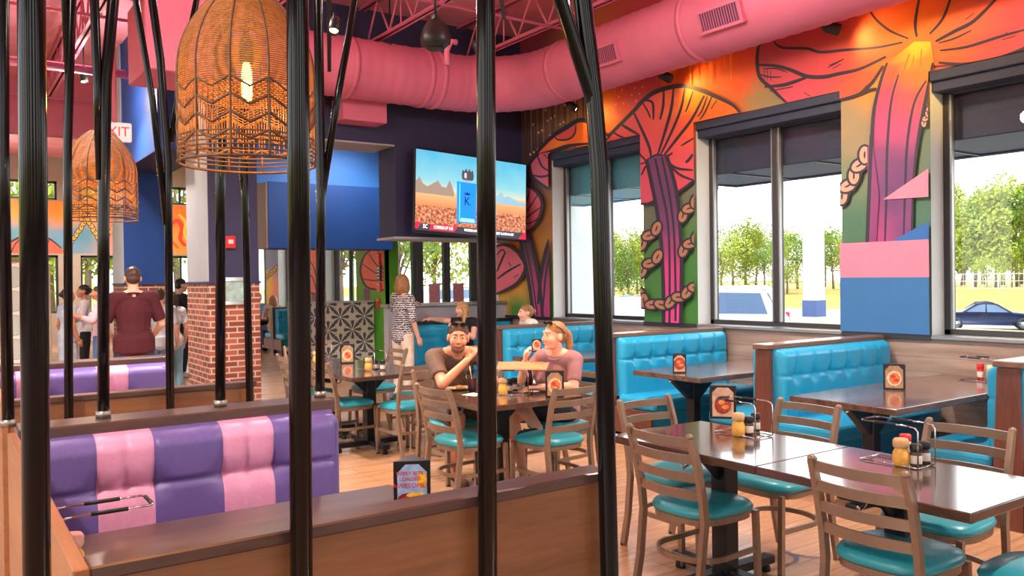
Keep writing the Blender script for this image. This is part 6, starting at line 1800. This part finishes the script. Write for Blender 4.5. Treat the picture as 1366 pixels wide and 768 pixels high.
# the smiling woman
person('smiling woman in a mauve T-shirt with a ponytail, elbow on the table', (4.02, 5.14, 0), 180, sit(
    pelvis=(0, .0, .6), chest=(-.03, .07, .86), neck=(-.08, .10, 1.035), head=(-.105, .15, 1.165), sh_l=(-.21, .03, .985), sh_r=(.09, .13, .99),
    el_r=(.16, .27, .815), wr_r=(.075, .3, .965), hd_r=(-.25, .1, .7), hn_r=(-.6, -.4, .2), ht_r=(-.3, -.8, .4), curl_r=.7, el_l=(-.27, .1, .79), wr_l=(-.12, .3, .79), hd_l=(.3, .6, 0), hn_l=(0, 0, -1), ht_l=(1, 0, 0),
    kn_l=(.06, .36, .64), an_l=(-.2, .38, .5), toe_l=(-.22, .53, .47), kn_r=(.12, .4, .56), an_r=(.05, .34, .1), toe_r=(.05, .48, .035), hyaw=-.05, hpitch=.02, hroll=.0),
    'fair', (cloth('mauve_tee', (150, 108, 112)), .8, .08), (cloth('black_shorts', (30, 30, 40)), .78), ('lightbrown', 'ponytail'), 'dark', .97, .0055, .97, 0, True, True, extras=('sunglasses',))
# standing woman by the low partition
person('standing woman with a blonde bob, striped blouse and cream trousers, by the partition', (5.07, 9.9, 0), 12, stand(1.7,
    el_l=(-.33, .12, 1.22), wr_l=(-.22, .36, 1.32), hd_l=(.3, .8, -.15), hn_l=(0, 0, -1), ht_l=(1, 0, 0), el_r=(.25, -.03, 1.1), wr_r=(.24, .07, .86), sh_l=(-.175, .02, 1.39), sh_r=(.175, 0, 1.36), hyaw=.1),
    'fair', (cloth('striped_blouse', (132, 128, 134)), 1.1, .1), (cloth('cream_trousers', (226, 206, 186)), 1.95), ('lightbrown', 'bob'), 'sandal', .98, .008, 1.0, 0, True)
person('blonde woman in a black top on the bench by the partition, arm stretched along it', (6.12, 9.98, 0), 185, sit(
    head=(.03, .06, 1.19), neck=(0, .02, 1.06), sh_r=(.15, .08, 1.02), sh_l=(-.17, -.02, 1.02), el_r=(.26, .22, 1.04), wr_r=(.26, .45, 1.07), hd_r=(0, 1, -.05), hn_r=(0, 0, -1), ht_r=(-1, 0, 0), el_l=(-.28, .1, .82), wr_l=(-.2, .3, .95), kn_l=(-.3, .34, .52), kn_r=(-.1, .42, .52), an_l=(-.36, .3, .1), an_r=(-.12, .42, .1), toe_l=(-.46, .36, .035), toe_r=(-.16, .55, .035), pelvis=(0, 0, .6)),
    'fair', (cloth('black_top', (26, 26, 32)), .4, .1), (cloth('jeans', (60, 76, 104)), 1.9), ('blonde', 'long'), 'dark', .97, .008, .95, 0, True)
person('woman with blonde hair in a bun seen over the bench top behind the smiling woman', (6.28, 8.66, 0), 165, sit(head=(.0, .07, 1.17), neck=(0, .03, 1.04)),
    'fair', (cloth('white_top', (226, 220, 214)), .5, .08), (cloth('jeans', (60, 76, 104)), 1.9), ('lightbrown', 'bun'), 'dark', .96, .008, .95, 0, True)
# the group on the left
person('man in a maroon polo shirt standing with his back to the camera', (1.78, 9.96, 0), 85, stand(1.8, el_r=(.29, .02, 1.16), wr_r=(.2, .2, 1.0), el_l=(-.3, .02, 1.16), wr_l=(-.2, .2, 1.0)),
    'fair', (cloth('maroon', (74, 14, 28)), .85, .13), (cloth('dark_jeans', (40, 48, 70)), 1.95), ('brown', 'short'), 'dark', 1.05, .008, 1.16)
person('person in a black T-shirt and dark jeans standing beside the brick pillar', (3.42, 14.95, 0), 10, stand(1.7, el_r=(.25, .08, 1.12), wr_r=(.2, .28, 1.1)),
    'fair', (cloth('black_tee', (22, 22, 26)), .8, .1), (cloth('navy_jeans', (32, 38, 66)), 1.95), ('dark', 'short'), 'white', 1.0, .009, 1.0)
person('woman with dark hair in a bun, white blouse and black trousers at the back left', (1.93, 14.84, 0), 175, stand(1.62, el_l=(-.24, .06, 1.08), wr_l=(-.12, .24, 1.12)),
    'tan', (cloth('white_blouse', (228, 220, 220)), 1.6, .08), (cloth('black_trousers', (24, 24, 28)), 1.95), ('dark', 'bun'), 'dark', .96, .009, .95, 0, True)
person('woman in a pale pink blouse and jeans beside the man in maroon', (1.98, 13.7, 0), 165, stand(1.6, el_l=(-.26, .06, 1.08), wr_l=(-.14, .26, 1.15)),
    'tan', (cloth('pink_blouse', (226, 190, 200)), 1.7, .1), (cloth('blue_jeans', (84, 112, 150)), 1.95), ('brown', 'ponytail'), 'white', .95, .009, .96, 0, True)
person('girl in a grey T-shirt and jeans in front of the man in maroon, back turned', (2.52, 12.2, 0), 80, stand(1.55),
    'fair', (cloth('grey_tee', (186, 190, 200)), .8, .1), (cloth('blue_jeans', (84, 112, 150)), 1.95), ('brown', 'topbun'), 'white', .93, .009, .92, 0, True)
person('person in a pale grey dress half hidden by the slim pole on the left', (1.62, 14.3, 0), 20, stand(1.56), 
    'tan', (cloth('grey_dress', (190, 196, 210)), .6, .1), (cloth('grey_dress', (190, 196, 210)), 'skirt'), ('dark', 'bun'), 'dark', .95, .009, 1.02, 0, True)
person('person in pale blue jeans and white top left of the black-shirted person', (2.76, 12.6, 0), 100, stand(1.5), 
    'fair', (cloth('white_tee', (224, 226, 230)), .7, .1), (cloth('light_jeans', (140, 190, 210)), 1.95), ('brown', 'long'), 'white', .93, .009, .9, 0, True)
# the couple in the far booth
person('man in a blue shirt sitting in the far booth right of the brick pillar', (6.42, 20.22, 0), -95, sit(head=(0, .08, 1.24)), 'tan', (cloth('blue_shirt', (96, 150, 214)), .85, .08), (cloth('jeans', (60, 76, 104)), 1.9), ('grey', 'short'), 'dark', 1.02, .01, 1.1)
person('person with light brown hair seen from behind in the far booth', (6.42, 19.02, 0), 90, sit(head=(0, .05, 1.2)), 'fair', (cloth('beige_top', (190, 160, 140)), .8, .08), (cloth('jeans', (60, 76, 104)), 1.9), ('lightbrown', 'bob'), 'dark', .97, .01, .95, 0, True)
# ------------------------------------------------------------------ light
w = bpy.data.worlds.new('sky'); SC.world = w; w.use_nodes = True
nt = w.node_tree; bg = nt.nodes['Background']
tc = nt.nodes.new('ShaderNodeTexCoord'); sp = nt.nodes.new('ShaderNodeSeparateXYZ'); nt.links.new(tc.outputs['Generated'], sp.inputs[0])
cr = nt.nodes.new('ShaderNodeValToRGB'); nt.links.new(sp.outputs[2], cr.inputs[0])
cr.color_ramp.elements[0].position = 0; cr.color_ramp.elements[0].color = (1, .98, .94, 1)
cr.color_ramp.elements[1].position = .6; cr.color_ramp.elements[1].color = (.82, .91, 1, 1)
nt.links.new(cr.outputs[0], bg.inputs[0]); bg.inputs[1].default_value = 2.8
SC.view_settings.view_transform = 'Standard'; SC.view_settings.look = 'None'
SC.view_settings.exposure = .66; SC.view_settings.gamma = 1; SC.view_settings.use_curve_mapping = False
